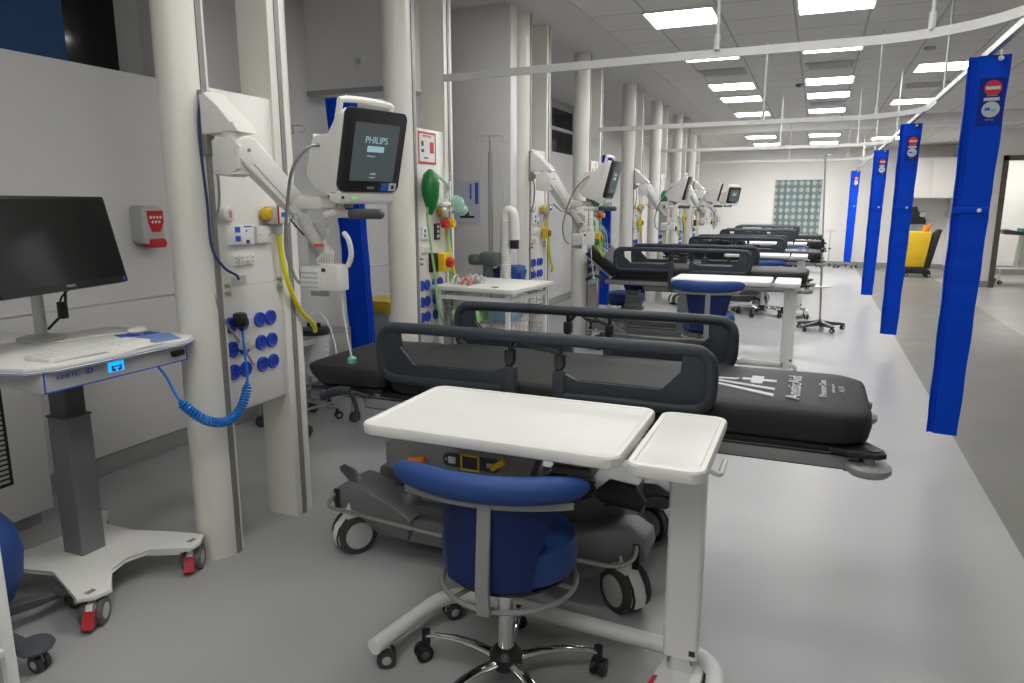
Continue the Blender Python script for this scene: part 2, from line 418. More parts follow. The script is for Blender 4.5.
blue_curtain('third blue folded curtain along the long rail', (XC-.0, 12.45, 2.40), -.1)
blue_curtain('farthest blue folded curtain hanging close to the far wall', (.79, 19.6, 2.39), -.1)
blue_curtain('blue folded curtain hanging on the left behind the first patient monitor', (-3.33, 4.62, 2.37), .2, w=.2, sign=False, taper=.75, lean=.12)
blue_curtain('blue folded curtain behind the second patient monitor', (-2.95, 10.45, 2.3), .1, w=.26, sign=False, taper=.95, lean=0)

# patterned curtain on far wall
s = S(); N = 60; a = []; b = []
for i in range(N+1):
    x = -1.08+1.14*i/N; yy = 20.54+.025*math.sin(i*1.1)+.012*math.sin(i*2.9)
    a.append(s.V((x, yy, .75))); b.append(s.V((x, yy, 2.22)))
a2 = [s.V((v.co.x, v.co.y+.008, v.co.z)) for v in a]; b2 = [s.V((v.co.x, v.co.y+.008, v.co.z)) for v in b]
for i in range(N): s.F([a[i], a[i+1], b[i+1], b[i]]); s.F([a2[i+1], a2[i], b2[i], b2[i+1]]); s.F([b[i], b[i+1], b2[i+1], b2[i]]); s.F([a[i+1], a[i], a2[i], a2[i+1]])
tag(s.build('patterned_curtain', PATT), 'teal and cream dotted curtain on the far wall', 'curtain')

# ------------------------------------------------------------------ small shared pieces
def caster(parent, x, y, r=.05, w=.022, top=.12, fork=BLACK, tyre=RUB, hub=LGREY, rz=0, name='caster', twin=.024, hood=True):
    T = Matrix.Translation((x, y, 0)) @ Matrix.Rotation(rz, 4, 'Z')
    s = S(T)
    for sd in (-1, 1):
        c = (.35*r, sd*twin, r); s.m = 0
        s.lathe([(r*.72, -w/2), (r*.97, -w/2+.002), (r, -w*.2), (r, w*.2), (r*.97, w/2-.002), (r*.72, w/2)], c, 24, 'y')
        s.m = 1; s.lathe([(r*.12, -w/2-.003), (r*.72, -w/2+.002), (r*.72, w/2-.002), (r*.12, w/2+.003)], c, 24, 'y')
    s.m = 2; s.cyl((.35*r, -twin, r), (.35*r, twin, r), r*.2, n=10)
    if hood: s.prism([(-.5*r, r*.9), (-.45*r, r*1.75), (0, r*2.1), (.8*r, r*1.9), (1.0*r, r*1.2), (.35*r, r*.8)], 'y', -twin*.45, twin*.45, .003)
    s.cyl((0, 0, r*1.6), (0, 0, top), .011, n=10)
    return s.build(name, [tyre, hub, fork], parent)

# ------------------------------------------------------------------ bedhead service columns
def unit_shell(r, kind):
    for side in (0, 1):
        s = S(); cx, rx = -.088, .09
        if side == 0: cy, sg = .125, -1; y0, y1 = .125, .18
        else: cy, sg = .645, 1; y0, y1 = .56, .645
        pts = [(cx+rx*math.cos(a), cy+sg*.10*math.sin(a)) for a in [PI*i/14 for i in range(15)]]
        pts += [(cx-rx, y1 if side == 0 else y0), (cx+rx, y1 if side == 0 else y0)]
        s.prism(pts, 'z', 0, ZC)
        s.build('upright', CREAM, r)
        s = S(); y = .135 if side == 0 else .605
        s.box(-.02, y, .0, .008, y+.028, ZC); s.build('channel_strip', STRIP, r)
    s = S(); s.box(-.16, .18, .66, -.012, .56, 2.08, .004)
    s.m = 1
    for z in (.80, 1.235): s.box(-.0125, .183, z, -.0112, .557, z+.002)
    fp = s.build('front_panel', [PANELM, LGREY], r)
    for z in (1.065, .955, .85):
        for y in (.212, .285, .395, .468):
            s = S(); s.lathe([(.008, -.012), (.031, -.012), (.036, -.010), (.036, -.002), (.031, .001), (.026, -.003), (.008, -.004)], (0, y, z), 20, 'x')
            s.m = 1; s.box(-.006, y-.003, z+.008, -.002, y+.003, z+.016); s.box(-.006, y-.013, z-.008, -.002, y-.007, z-.004); s.box(-.006, y+.007, z-.008, -.002, y+.013, z-.004)
            s.build('power_socket', [SOCK, BLACK], r)
    for z in (1.245, 1.21):
        for y in (.205, .54):
            s = S(); s.lathe([(.009, -.012), (.009, .012), (.005, .016)], (0, y, z), 12, 'x'); s.build('earth_stud', STEEL, r)
def monitor_unit_kit(r):
    s = S(); s.box(-.012, .225, 1.42, .006, .385, 1.51, .003); s.m = 1; s.box(.006, .265, 1.475, .008, .295, 1.500); s.box(.006, .265, 1.435, .008, .295, 1.460)
    s.m = 2; s.box(.006, .33, 1.425, .012, .345, 1.44); s.box(.006, .33, 1.478, .009, .338, 1.484); s.m = 3; s.box(.006, .32, 1.497, .0075, .37, 1.502)
    s.build('data_outlet_plate', [WHITE, INKB, INKK, INKB], r)
    s = S(); s.box(-.012, .40, 1.42, .012, .49, 1.50, .006); s.m = 1; s.lathe([(.004, 0), (.003, .003)], (.012, .415, 1.46), 8, 'x'); s.lathe([(.004, 0), (.003, .003)], (.012, .475, 1.46), 8, 'x')
    s.build('blank_plate', [WHITEP, LGREY], r)
    for k in range(4):
        s = S(); y = .25+k*.034; s.box(-.012, y, 1.33, .002, y+.03, 1.375, .002); s.m = 1; s.box(.001, y+.008, 1.355, .003, y+.022, 1.366); s.box(.001, y+.008, 1.338, .003, y+.022, 1.349)
        s.build('data_jack', [WHITEP, LGREY], r)
    s = S(); s.lathe([(.033, -.012), (.033, .02), (.026, .026)], (0, .225, 1.555), 20, 'x'); s.m = 1; s.box(.025, .218, 1.54, .028, .232, 1.57)
    s.build('call_button', [WHITEP, mat('pale_red', '#c98f86', .5)], r)
    s = S(); s.box(-.012, .24, 1.24, -.010, .33, 1.28); s.build('label_plate', LGREY, r)
def gas_unit_kit(r):
    s = S(); s.box(-.012, .21, 1.86, -.006, .44, 2.06); s.m = 1
    for a in ((.21, 1.86, .44, 1.872), (.21, 2.048, .44, 2.06), (.21, 1.86, .222, 2.06), (.428, 1.86, .44, 2.06)): s.box(-.006, a[0], a[1], -.004, a[2], a[3])
    s.box(-.006, .36, 1.93, -.004, .41, 2.0); s.m = 2; s.box(-.006, .25, 1.93, -.004, .28, 1.95); s.box(-.006, .25, 1.97, -.004, .275, 2.0)
    s.m = 1; s.text('IMPORTANT', .02, face_px(-.005, .325, 2.032)); s.m = 2; s.text('NOTICE', .016, face_px(-.005, .31, 1.895))
    s.build('notice', [WHITE, RED, INKK], r)
    s = S(); s.box(-.012, .225, 1.37, .004, .32, 1.45, .003); s.m = 1; s.box(.004, .245, 1.415, .006, .265, 1.435); s.box(.004, .245, 1.385, .006, .265, 1.405); s.build('data_outlet_plate', [WHITE, INKB], r)
    s = S(); s.box(-.012, .40, 1.36, .006, .46, 1.47, .003); s.m = 1
    for k in range(3): s.box(.006, .415, 1.375+k*.032, .008, .445, 1.395+k*.032)
    s.build('switch_plate', [INKK, WHITE], r)
    for k in range(3):
        s = S(); y = .235+k*.034; s.box(-.012, y, 1.28, .002, y+.03, 1.325, .002); s.m = 1; s.box(.001, y+.008, 1.29, .003, y+.022, 1.315); s.build('data_jack', [WHITEP, LGREY], r)
offs = [0, 1.70, 3.70, 5.5, 7.65, 9.45, 11.35, 13.0]
UY = [2.20+o for o in offs]; UX = -2.38
units = []
for i, y in enumerate(UY):
    if i < 2:
        r = thing('service_column', ['white floor-to-ceiling service column with twelve blue sockets, nearest the camera', 'white service column with red bordered notice and green bag, second from camera'][i], 'service column', (UX, y, 0), group='service columns along the left wall')
        unit_shell(r, i); (monitor_unit_kit if i == 0 else gas_unit_kit)(r); units.append(r)
    else:
        dup(units[i % 2], (UX, y, 0), 0, '%s service column counting from the camera along the left wall, %s' % (['', '', 'third', 'fourth', 'fifth', 'sixth', 'seventh', 'eighth'][i], 'beside a patient monitor arm' if i % 2 == 0 else 'with medical gas fittings'))
# yellow suction hose, alarm box
def tubing(name, pts, rad, m, label=None, cat=None, parent=None, n=8, k=8, group=None):
    s = S(); s.tube(pts, rad, n, k); o = s.build(name, m, parent)
    if label: tag(o, label, cat, group)
    return o
def hose(x, y, label):
    r = thing('suction_outlet', label, 'suction outlet', (x, y, 1.55))
    s = S(); s.cbox(.03, -.0, .0, .07, .085, .085, .01); s.m = 1; s.lathe([(.03, 0), (.03, .03), (.022, .036)], (.0, -.055, .005), 16, 'x')
    s.m = 2; s.lathe([(.034, -.006), (.034, .008)], (.01, -.045, .005), 16, 'x'); s.box(.064, -.04, .038, .069, .042, .044); s.box(.064, -.04, -.04, .069, -.034, .044); s.m = 3; s.box(.065, -.015, -.01, .068, .03, .012)
    s.build('valve_block', [WHITEP, YEL, RED, INKB], r)
    s = S(); s.cyl((.03, 0, -.04), (.03, 0, -.09), .02, n=12); s.build('hose_collar', LGREY, r)
    s = S(); s.tube([(.03, 0, -.08), (.03, .01, -.2), (.035, .04, -.33), (.02, .13, -.47), (.0, .25, -.56), (-.02, .29, -.61)], .012, 10, 8); s.build('hose', YHOSE, r)
hose(UX, UY[0]+.52, 'suction outlet with yellow hose at the nearest service column')
hose(UX, UY[1]+.52, 'suction outlet with yellow hose at the service column with green bag')
hose(UX, UY[2]+.52, 'suction outlet with yellow hose at the third service column')
hose(UX, UY[3]+.52, 'suction outlet with yellow hose at the fourth service column')
hose(UX, UY[4]+.52, 'suction outlet with yellow hose at the fifth service column')
hose(UX, UY[5]+.52, 'suction outlet with yellow hose at the sixth service column')
hose(UX, UY[6]+.52, 'suction outlet with yellow hose at the seventh service column')

# ------------------------------------------------------------------ monitor arm and patient monitor
def make_arm(label):
    r = thing('monitor_arm', label, 'monitor arm', (UX, UY[0], 0), group='wall arms for patient monitors')
    s = S(); s.box(-.012, .115, 1.80, .03, .165, 2.06, .004); s.box(.01, .14, 1.82, .06, .18, 1.86, .005); s.build('mounting_track', GREY, r)
    s = S(); s.prism([(.02, 1.88), (.02, 2.04), (.06, 2.05), (.11, 1.98), (.19, 1.93), (.22, 1.885)], 'y', .10, .215, .012); s.cyl((.15, .155, 1.88), (.15, .155, 1.76), .045, n=20); s.build('wall_bracket', WHITEP, r)
    s = S(); s.cyl((.15, .155, 1.885), (.15, .155, 1.72), .055, n=22); s.prism([(.07, 1.72), (.07, 1.86), (.17, 1.88), (.22, 1.83), (.20, 1.74), (.15, 1.71)], 'y', .10, .21, .012); s.build('shoulder', WHITEP, r)
    # sloping spring arm
    p0 = Vector((.19, .165, 1.815)); p1 = Vector((.29, .34, 1.59)); d = (p1-p0)
    L = d.length; yaw = math.atan2(d.y, d.x); pit = -math.asin(d.z/L)
    T = Matrix.Translation(p0) @ Matrix.Rotation(yaw, 4, 'Z') @ Matrix.Rotation(pit, 4, 'Y')
    s = S(T); pts = [(L+.042*math.cos(a), .042*math.sin(a)) for a in [-PI/2+PI*i/8 for i in range(9)]]+[(.058*math.cos(a), .058*math.sin(a)) for a in [PI/2+PI*i/8 for i in range(9)]]
    s.prism(pts, 'y', -.045, .045, .012, 3)
    s.m = 1; s.lathe([(.008, 0), (.008, .002)], (0, -.047, 0), 12, 'y'); s.lathe([(.007, 0), (.007, .002)], (L, -.047, 0), 12, 'y'); s.box(.05, -.0465, -.026, L-.03, -.045, -.023)
    s.build('spring_arm', [WHITEP, GREY], r)
    s = S(); s.cyl((.31, .345, 1.64), (.31, .345, 1.50), .034, n=16); s.cbox(.38, .34, 1.605, .14, .07, .055, .012); s.cbox(.47, .34, 1.605, .1, .06, .045, .01); s.cyl((.50, .35, 1.57), (.50, .35, 1.655), .03, n=14); s.build('wrist_joint', WHITEP, r)
    s = S(); s.tube([(.33, .33, 1.54), (.38, .31, 1.48), (.43, .31, 1.42), (.45, .32, 1.36)], [.026, .028, .024, .016], 12, 6); s.box(.33, .35, 1.20, .43, .365, 1.52, .006); s.box(.43, .34, 1.24, .46, .36, 1.50, .004); s.build('cable_bracket', LGREY, r)
    s = S(); s.tube([(.46, .32, 1.555), (.54, .30, 1.56), (.62, .30, 1.56)], .017, 12, 4); s.m = 1; s.cyl((.60, .30, 1.56), (.74, .30, 1.56), .0215, n=14); s.ball((.74, .30, 1.56), .0215, 12)
    s.build('handle', [WHITEP, DGREY], r)
    s = S(); s.cbox(.43, .27, 1.29, .10, .09, .10, .008); s.cbox(.515, .285, 1.295, .09, .08, .11, .006); s.m = 1
    for k in range(4): s.box(.385, .2235, 1.252+k*.02, .475, .2255, 1.260+k*.02)
    s.m = 2; s.box(.48, .2435, 1.32, .50, .2455, 1.335)
    s.build('module_rack', [WHITEP, LGREY, INKK], r)
    s = S()
    for k in range(7): s.tube([(.44+.008*k, .33, 1.45-.01*k), (.45+.012*k, .30-.004*k, 1.40), (.425+.014*k, .29, 1.36), (.46+.008*k, .30, 1.335)], .004, 6, 5)
    s.tube([(.54, .33, 1.48), (.57, .32, 1.45), (.58, .32, 1.39), (.56, .32, 1.34)], .011, 8, 5)
    s.build('sensor_leads', WHITEP, r)
    s = S(); s.cbox(.445, .28, 1.43, .035, .02, .012, .003); s.build('lead_tag', mat('red_tag', '#e8502a', .5), r)
    s = S(); s.tube([(.035, .14, 1.83), (.045, .15, 1.72), (.03, .16, 1.6), (.005, .15, 1.5), (-.005, .13, 1.3), (.0, .14, 1.15), (.01, .23, 1.0), (.02, .25, .97)], .006, 7, 8); s.build('power_cable', GREY, r)
    s = S(); s.tube([(.10, .50, 1.60), (.2, .42, 1.54), (.30, .29, 1.53), (.38, .27, 1.47)], .004, 6, 6); s.tube([(.47, .33, 1.62), (.50, .31, 1.66), (.54, .33, 1.60)], .005, 6, 5); s.build('black_leads', BLACK, r)
    s = S(); s.tube([(.53, .31, 1.24), (.54, .31, 1.1), (.56, .32, .94)], .004, 6, 6); s.m = 1; s.lathe([(.018, -.02), (.02, 0), (.01, .01)], (.56, .32, .94), 10); s.build('hanging_lead', [WHITEP, TEAL], r)
    return r
MONS = {}
def make_monitor(label, lit=True):
    r = thing('patient_monitor', label, 'monitor', (UX+.565, UY[0]+.37, 1.655), 0, group='patient monitors on wall arms')
    # local frame: screen faces +x (then rotated), y to right seen from front
    B = Matrix.Rotation(math.radians(-14), 4, 'Z') @ Matrix.Rotation(math.radians(14), 4, 'Y')
    s = S(B); pf = rrect(-.155, .02, .155, .345, .02)
    s.prism(pf, 'x', .075, .105, .006); o = s.build('bezel', BLACK, r)
    s = S(B); s.prism(rrect(-.118, .065, .118, .295, .004), 'x', .105, .1065); sc_ = s.build('screen', SCRG, r)
    s = S(B); T = lambda y, z: face_px(.107, y, z)
    s.text('PHILIPS', .038, T(0, .228)); s.box(.1066, -.045, .182, .1072, .045, .206); s.text('starting up', .010, T(-.02, .166)); s.text('ready', .014, T(0, .095)); s.text('monitor 1', .009, T(0, .08))
    s.build('screen_text', LCDT, sc_)
    s = S(B); s.text('PHILIPS', .012, face_px(.1055, -.0, .037)); s.m = 1; s.box(.1052, .055, .026, .1065, .095, .058); s.m = 0; s.box(.1052, .10, .026, .1065, .14, .058); s.m = 2; s.box(.1066, .112, .034, .107, .128, .05); s.text('infinity', .006, face_px(.1055, -.09, .325)); s.build('logo', [INK, INKB, INKK], o)
    s = S(B); s.prism(rrect(-.15, -.03, .15, .335, .03), 'x', .035, .076, .012)
    s.prism([(.04, -.03), (.04, .30), (-.02, .30), (-.04, .21), (-.15, .20), (-.17, .03), (-.10, -.02)], 'y', -.12, .12, .012)
    s.box(.03, -.15, -.035, .10, .15, .02, .012)
    s.m = 1; s.lathe([(.006, 0), (.006, .003)], (.1, -.135, -.005), 10, 'x'); s.build('housing', [WHITEP, BLACK], r)
    s = S(B); s.box(.1, -.085, -.008, .1015, -.065, -.003); s.build('power_led', LEDG, r)
    s = S(B); s.tube([(.02, -.135, .18), (.02, -.135, .33), (.02, -.11, .365), (.02, .11, .365), (.02, .135, .33), (.02, .135, .2)], .013, 10, 5); s.build('carry_handle', WHITEP, r)
    s = S(B); s.box(-.09, -.05, -.045, .02, .05, -.028, .004); s.cyl((-.03, 0, -.075), (-.03, 0, -.04), .03, n=14); s.build('mount_plate', GREY, r)
    s = S(B); s.tube([(-.10, -.10, .16), (-.10, -.17, .15), (-.16, -.19, .05), (-.2, -.17, -.1), (-.21, -.15, -.3), (-.17, -.12, -.42), (-.12, -.11, -.45)], .007, 7, 8); s.build('signal_cable', GREY, r)
    return r
arm = make_arm('white sprung wall arm at the nearest service column, handle in grey')
mon = make_monitor('large patient monitor with lit start-up screen on the nearest white arm')
for i, k in enumerate((2, 4, 6)):
    n = ['second', 'third', 'fourth'][i]
    dup(arm, (UX, UY[k], 0), 0, 'white sprung wall arm carrying the %s patient monitor from the camera' % n)
    m_ = dup(mon, (UX+.565, UY[k]+.37, 1.655), math.radians([16, 18, 20][i]), 'patient monitor seen side-on, %s from the camera' % n)
# extra monitor seen at the far end
dup(mon, (UX+.68, 15.5, 1.62), math.radians(-25), 'patient monitor farthest down the ward near the far wall')
dup(arm, (UX, 15.1, 0), 0, 'white sprung wall arm farthest down the ward')

# blue network cable bundle at nearest column
tubing('network_cable', [(UX+.03, UY[0]+.15, 2.05), (UX+.02, UY[0]+.12, 2.04), (UX+.012, UY[0]+.10, 1.9), (UX+.015, UY[0]+.11, 1.6), (UX+.012, UY[0]+.12, 1.42), (UX+.02, UY[0]+.17, 1.33), (UX+.03, UY[0]+.23, 1.29), (UX+.02, UY[0]+.25, 1.27)], .006, mat('navy_cable', '#26406f', .4), 'navy blue network cable running down the nearest service column', 'cable')

# ------------------------------------------------------------------ gas kit: green bag, oxygen flow, emergency switch
def gas_kit(i, y, full=True, nm=''):
    s = S(); s.at(UX+.06, y+.24, 1.70).lathe([(.01, -.17), (.035, -.12), (.055, -.05), (.06, .03), (.045, .09), (.012, .12)], n=14)
    tag(s.build('breathing_bag', GREEN), 'green breathing bag hanging on the %s service column' % nm, 'breathing bag', 'green breathing bags')
    r = thing('oxygen_flowmeter', 'oxygen flowmeter with clear mask and green tubing on the %s service column' % nm, 'flowmeter', (UX, y+.45, 1.62), group='oxygen flowmeters')
    s = S(); s.cyl((0, 0, -.02), (.07, 0, -.02), .018, n=12); s.cyl((.06, -.06, -.02), (.06, .10, -.02), .014, n=10); s.cyl((.06, .0, 0), (.06, 0, .09), .014, n=10); s.cyl((.06, .07, -.02), (.06, .07, .13), .010, n=10); s.ball((.06, -.03, -.06), .02, 10); s.ball((.06, .05, -.06), .022, 10); s.build('valve', WHITEP, r)
    s = S(); s.cyl((.07, .0, .02), (.07, 0, .14), .012, n=10); s.cyl((.07, .07, .0), (.07, .07, .2), .008, n=8); s.build('flow_tube', CLEAR, r)
    s = S(); s.ball((.10, .09, -.02), .05, 12, sz=1.2); s.ball((.13, .12, -.06), .035, 10); s.tube([(.02, -.1, .14), (.06, -.12, .16), (.1, -.08, .12), (.09, -.02, .08)], .012, 8, 5); s.build('mask', mat('clear_mask', '#a9d6c4', .2, alpha=.6), r)
    s = S(); s.tube([(.06, -.22, .10), (.05, -.24, -.1), (.05, -.20, -.3), (.06, -.17, -.5), (.07, -.16, -.7), (.10, -.1, -.85)], .008, 8, 8); s.tube([(.06, .05, -.06), (.05, .04, -.3), (.06, .05, -.55), (.08, .02, -.66)], .009, 8, 8); s.build('tubing', GRNT, r)
    s = S(); s.cbox(.03, .06, -.15, .06, .06, .06, .01); s.m = 1; s.lathe([(.028, 0), (.028, .03)], (.06, .06, -.15), 14, 'x'); s.m = 2; s.lathe([(.03, -.01), (.03, .03)], (.04, .0, -.15), 14, 'x'); s.build('outlet_block', [WHITEP, YEL, RED], r)
    r = thing('isolator_switch', 'yellow and black isolator switch with red knob on the %s service column' % nm, 'switch', (UX, y+.38, 1.21), group='yellow isolator switches')
    s = S(); s.cbox(.0, -.03, 0, .07, .05, .13, .006); s.build('mounting', BLACK, r)
    s = S(); s.cbox(.04, .04, 0, .08, .10, .125, .01); s.build('body', YEL, r)
    s = S(); s.lathe([(.034, 0), (.034, .03), (.028, .036)], (.08, .045, 0), 16, 'x'); s.cbox(.12, .045, 0, .012, .055, .018, .003); s.build('knob', RED, r)
for i, (k, nm) in enumerate(((1, 'second'), (3, 'fourth'), (5, 'sixth'), (7, 'eighth'))): gas_kit(i, UY[k], nm=nm)
# plug and coiled lead

# ------------------------------------------------------------------ trolley bed
def make_bed(label, head=0.0, ctrl=True):
    r = thing('trolley_bed', label, 'hospital bed', (-.93, 2.93, 0), group='hospital trolley beds')
    BX = -.32; TB = Matrix.Translation((BX, 0, 0))
    # chassis: corner housings
    for sx in (-1, 1):
        for sy in (-1, 1):
            s = S()
            pr = [(.34, .22), (.44, .27), (.58, .325), (.69, .335), (.755, .30), (.765, .245), (.74, .215), (.58, .215), (.50, .14), (.36, .12)]
            pts = [(BX+sx*(a-.03), b) for a, b in pr]
            s.prism(pts, 'y', sy*.18, sy*.385, .006, 2)
            s.m = 1; q0, q1 = sorted((sx*.685, sx*.715)); s.box(BX+q0, sy*.388-.002, .20, BX+q1, sy*.388+.002, .31, .001)
            s.build('wheel_housing', [CHAS, BLACK], r)
            # caster with cream fork
            ph = math.radians({(-1, -1): -125, (1, -1): -38, (1, 1): -30, (-1, 1): -100}[(sx, sy)])
            s = S(Matrix.Translation((BX+sx*.64, sy*.33, 0)) @ Matrix.Rotation(ph, 4, 'Z')); R = .09
            for d in (-.049, .049):
                s.m = 0; s.lathe([(R*.87, -.015), (R*.98, -.013), (R, -.005), (R, .005), (R*.98, .013), (R*.87, .015)], (.012, d, R), 32, 'y')
                s.m = 1; s.lathe([(.01, -.019), (R*.5, -.019), (R*.87, -.012), (R*.87, .012), (R*.5, .019), (.01, .019)], (.012, d, R), 32, 'y')
            s.m = 2; s.prism([(.03, .17), (.062, .17), (.098, .13), (.112, .085), (.105, .045), (.085, .04), (.06, .08), (.05, .12)], 'y', -.034, .034, .008)
            s.tube([(0, 0, .24), (.012, 0, .17), (.035, 0, .12), (.07, 0, .06)], [.056, .052, .044, .028], 20, 4)
            s.build('caster', [RUB, LGREY, WHITEP], r)
    s = S(TB)
    s.prism([(-.71, .25), (-.60, .27), (-.45, .20), (.45, .20), (.60, .27), (.71, .25), (.50, .10), (-.50, .10)], 'y', -.36, -.30, .012)
    s.prism([(-.71, .25), (-.60, .27), (-.45, .20), (.45, .20), (.60, .27), (.71, .25), (.50, .10), (-.50, .10)], 'y', .30, .36, .012)
    s.build('side_skirt', CHAS, r)
    s = S(TB); s.prism([(-.62, .16), (-.60, .36), (-.45, .40), (-.36, .30), (.36, .30), (.45, .42), (.60, .36), (.62, .16)], 'y', -.20, .20, .03, 3)
    s.prism([(-.44, .13), (-.42, .26), (.42, .26), (.44, .13)], 'y', -.31, .31, .02)
    s.lathe([(.085, 0), (.08, .03), (.055, .06), (.02, .075)], (-.40, -.24, .245), 20)
    s.box(-.36, -.27, .255, .38, -.23, .285, .014, 3)
    s.build('base_cover', CHASD, r)
    for sy in (-1, 1):
        s = S(TB); y = sy*.43; s.tube([(-.70, sy*.37, .29), (-.725, sy*.40, .265), (-.71, y, .235), (-.58, y, .225), (0, y, .20), (.48, y, .215), (.62, y, .22), (.69, sy*.41, .25), (.70, sy*.385, .30)], .0095, 10, 8); s.build('chrome_bumper', STEEL, r)
    s = S(TB); s.prism([(-.60, .30), (-.66, .375), (-.72, .395), (-.715, .375), (-.67, .35), (-.63, .29)], 'y', -.34, -.29, .006); s.build('brake_pedal', DGREY, r)
    # lift columns with bellows
    for x in (-.33, .33):
        s = S(TB); s.cbox(x, 0, .36, .26, .24, .12, .03)
        for k in range(5): s.cbox(x, 0, .43+k*.05, .19-.012*k, .17-.012*k, .048, .012)
        s.build('lift_column', CHAS, r)
    if not ctrl: TB = Matrix.Translation((.06, -.03, 0)) @ Matrix.Diagonal((1.15, 1, 1, 1))
    s = S(TB); s.prism([(-.14, .22), (-.14, .62), (-.10, .66), (.10, .66), (.14, .62), (.14, .22)], 'y', -.26, .1, .02)
    s.m = 1
    s.prism([(-.06, .36), (-.01, .50), (.005, .50), (-.042, .36)], 'y', -.263, -.259); s.prism([(-.03, .36), (.02, .50), (.035, .50), (-.012, .36)], 'y', -.263, -.259); s.prism([(.03, .42), (.09, .42), (.09, .435), (.03, .435)], 'y', -.263, -.259); s.prism([(.052, .40), (.068, .40), (.068, .455), (.052, .455)], 'y', -.263, -.259)
    s.text('AneticAid', .024, face_my(0, -.261, .325))
    s.build('actuator_cover', [CHAS, INK], r)
    # deck
    s = S(); s.box(-.83, -.30, .735, 1.155, .30, .77, .01); s.m = 1
    for sy in (-1, 1): s.box(-.90, sy*.30-.018, .69, 1.13, sy*.30+.018, .745, .006)
    s.box(1.08, -.30, .68, 1.12, .30, .745, .004); s.box(-.5, -.2, .62, .5, .2, .735, .01)
    s.build('deck_frame', [BLACK, GREY], r)
    for sy in (-1, 1):
        s = S()
        s.prism([(1.05, sy*.20), (1.15, sy*.22), (1.20, sy*.30), (1.205, sy*.345), (1.18, sy*.365), (1.10, sy*.36), (1.03, sy*.34)], 'z', .755, .775, .004)
        s.lathe([(.02, 0), (.024, .0), (.024, .006), (.012, .006)], (1.165, sy*.325, .773), 16)
        s.build('foot_corner_plate', BLACK, r)
    for sx in (1,):
        for sy in (-1, 1):
            s = S(); s.lathe([(.03, .02), (.062, .02), (.073, .010), (.073, -.006), (.062, -.018), (.02, -.02)], (1.155, sy*.325, .71), 28); s.cyl((1.155, sy*.325, .71), (1.155, sy*.325, .755), .02, n=12); s.build('bumper_disc', mat('bumper_grey', '#8e8f8f', .5), r)
    # mattress
    def pad(s, x0, x1, w, z0, z1, c0=.03, c1=.03, taper0=0, taper1=0, rad=.10, crown=.018):
        n = 10; rings = []
        lv = [(z0, .02), (z0+.012, .004), ((z0+z1)/2, -.004), (z1-.02, .0), (z1-.007, .008), (z1, .024)]
        for z, ins in lv:
            q = (z-z0)/(z1-z0)
            rings.append([s.V((px, py, z)) for px, py in rrect(x0+ins+taper0*(1-q), -w+ins, x1-ins-taper1*(1-q), w-ins, rad, n)])
        for A, B in zip(rings, rings[1:]):
            for j in range(len(A)): s.F([A[j], A[(j+1) % len(A)], B[(j+1) % len(A)], B[j]])
        s.F(rings[0][::-1])
        c = []
        for k, f in enumerate((.85, .6, .3)):
            cx, cy = (x0+x1)/2, 0
            c.append([s.V(s.T.inverted() @ Vector((0, 0, 0)) if False else (cx+((v0[0])-cx)*f, v0[1]*f, z1+crown*(1-f**5))) for v0 in rrect(x0+.024, -w+.024, x1-.024, w-.024, rad, n)])
        seq = [rings[-1]]+c
        for A, B in zip(seq, seq[1:]):
            for j in range(len(A)): s.F([A[j], A[(j+1) % len(A)], B[(j+1) % len(A)], B[j]])
        s.F(c[-1])
    s = S(); pad(s, -.80, 1.16, .33, .775, .892, rad=.12, crown=.014)
    s.build('mattress', MATT, r)
    o = r.children[-1]
    # strap seams and foot-end lettering
    s = S(); rot = Matrix.Rotation(PI/2, 4, 'Z'); Z = .9075
    TT = lambda x, y: Matrix.Translation((x, y, Z)) @ rot @ Matrix.Diagonal((1.3, 1, 1, 1))
    # logo: slanted twin strokes and cross
    s.prism([(.57, -.02), (.60, -.02), (.68, -.01), (.69, .02), (.57, .0)], 'z', Z-.004, Z)
    s.prism([(.57, -.055), (.60, -.055), (.83, -.13), (.83, -.10), (.60, -.03)], 'z', Z-.004, Z)
    s.prism([(.57, -.13), (.61, -.11), (.83, -.225), (.83, -.19), (.60, -.075), (.57, -.09)], 'z', Z-.004, Z)
    s.prism([(.70, .0), (.735, .0), (.735, -.045), (.78, -.045), (.78, .0), (.83, .0), (.83, .035), (.78, .035), (.78, .08), (.735, .08), (.735, .035), (.70, .035)], 'z', Z-.004, Z)
    s.text('AneticAid', .072, TT(.90, -.05), .0015)
    s.text('Pressure Care', .036, TT(1.0, -.03), .0012); s.text('mattress system', .016, TT(1.035, -.02)); s.text('A  J  E', .026, TT(1.065, -.02))
    s.build('mattress_print', INK, o)
    T = Matrix.Translation((-.80, 0, .78)) @ Matrix.Rotation(head, 4, 'Y')
    s = S(T); pad(s, -.43, .015, .325, .005, .105, taper0=.07, taper1=.0, rad=.05, crown=.012); s.build('head_pad', MATT, r)
    s = S(T); s.box(-.40, -.31, -.02, -.01, .31, .002, .006); s.m = 1; s.box(-.36, -.29, -.05, -.03, -.27, -.02, .004); s.box(-.36, .27, -.05, -.03, .29, -.02, .004); s.build('head_board', [BLACK, STEEL], r)
    # push handle
    for sy in (-1, 1):
        s = S(); s.tube([(-.94, sy*.36, .775), (-.99, sy*.365, .775), (-1.04, sy*.37, .76), (-1.09, sy*.37, .735)], [.018, .021, .021, .019], 12, 5); s.tube([(-.95, sy*.36, .775), (-.93, sy*.35, .73), (-.915, sy*.345, .64)], .010, 10, 4); s.cyl((-.95, sy*.355, .77), (-.87, sy*.31, .745), .010); s.build('push_handle', RAIL, r)
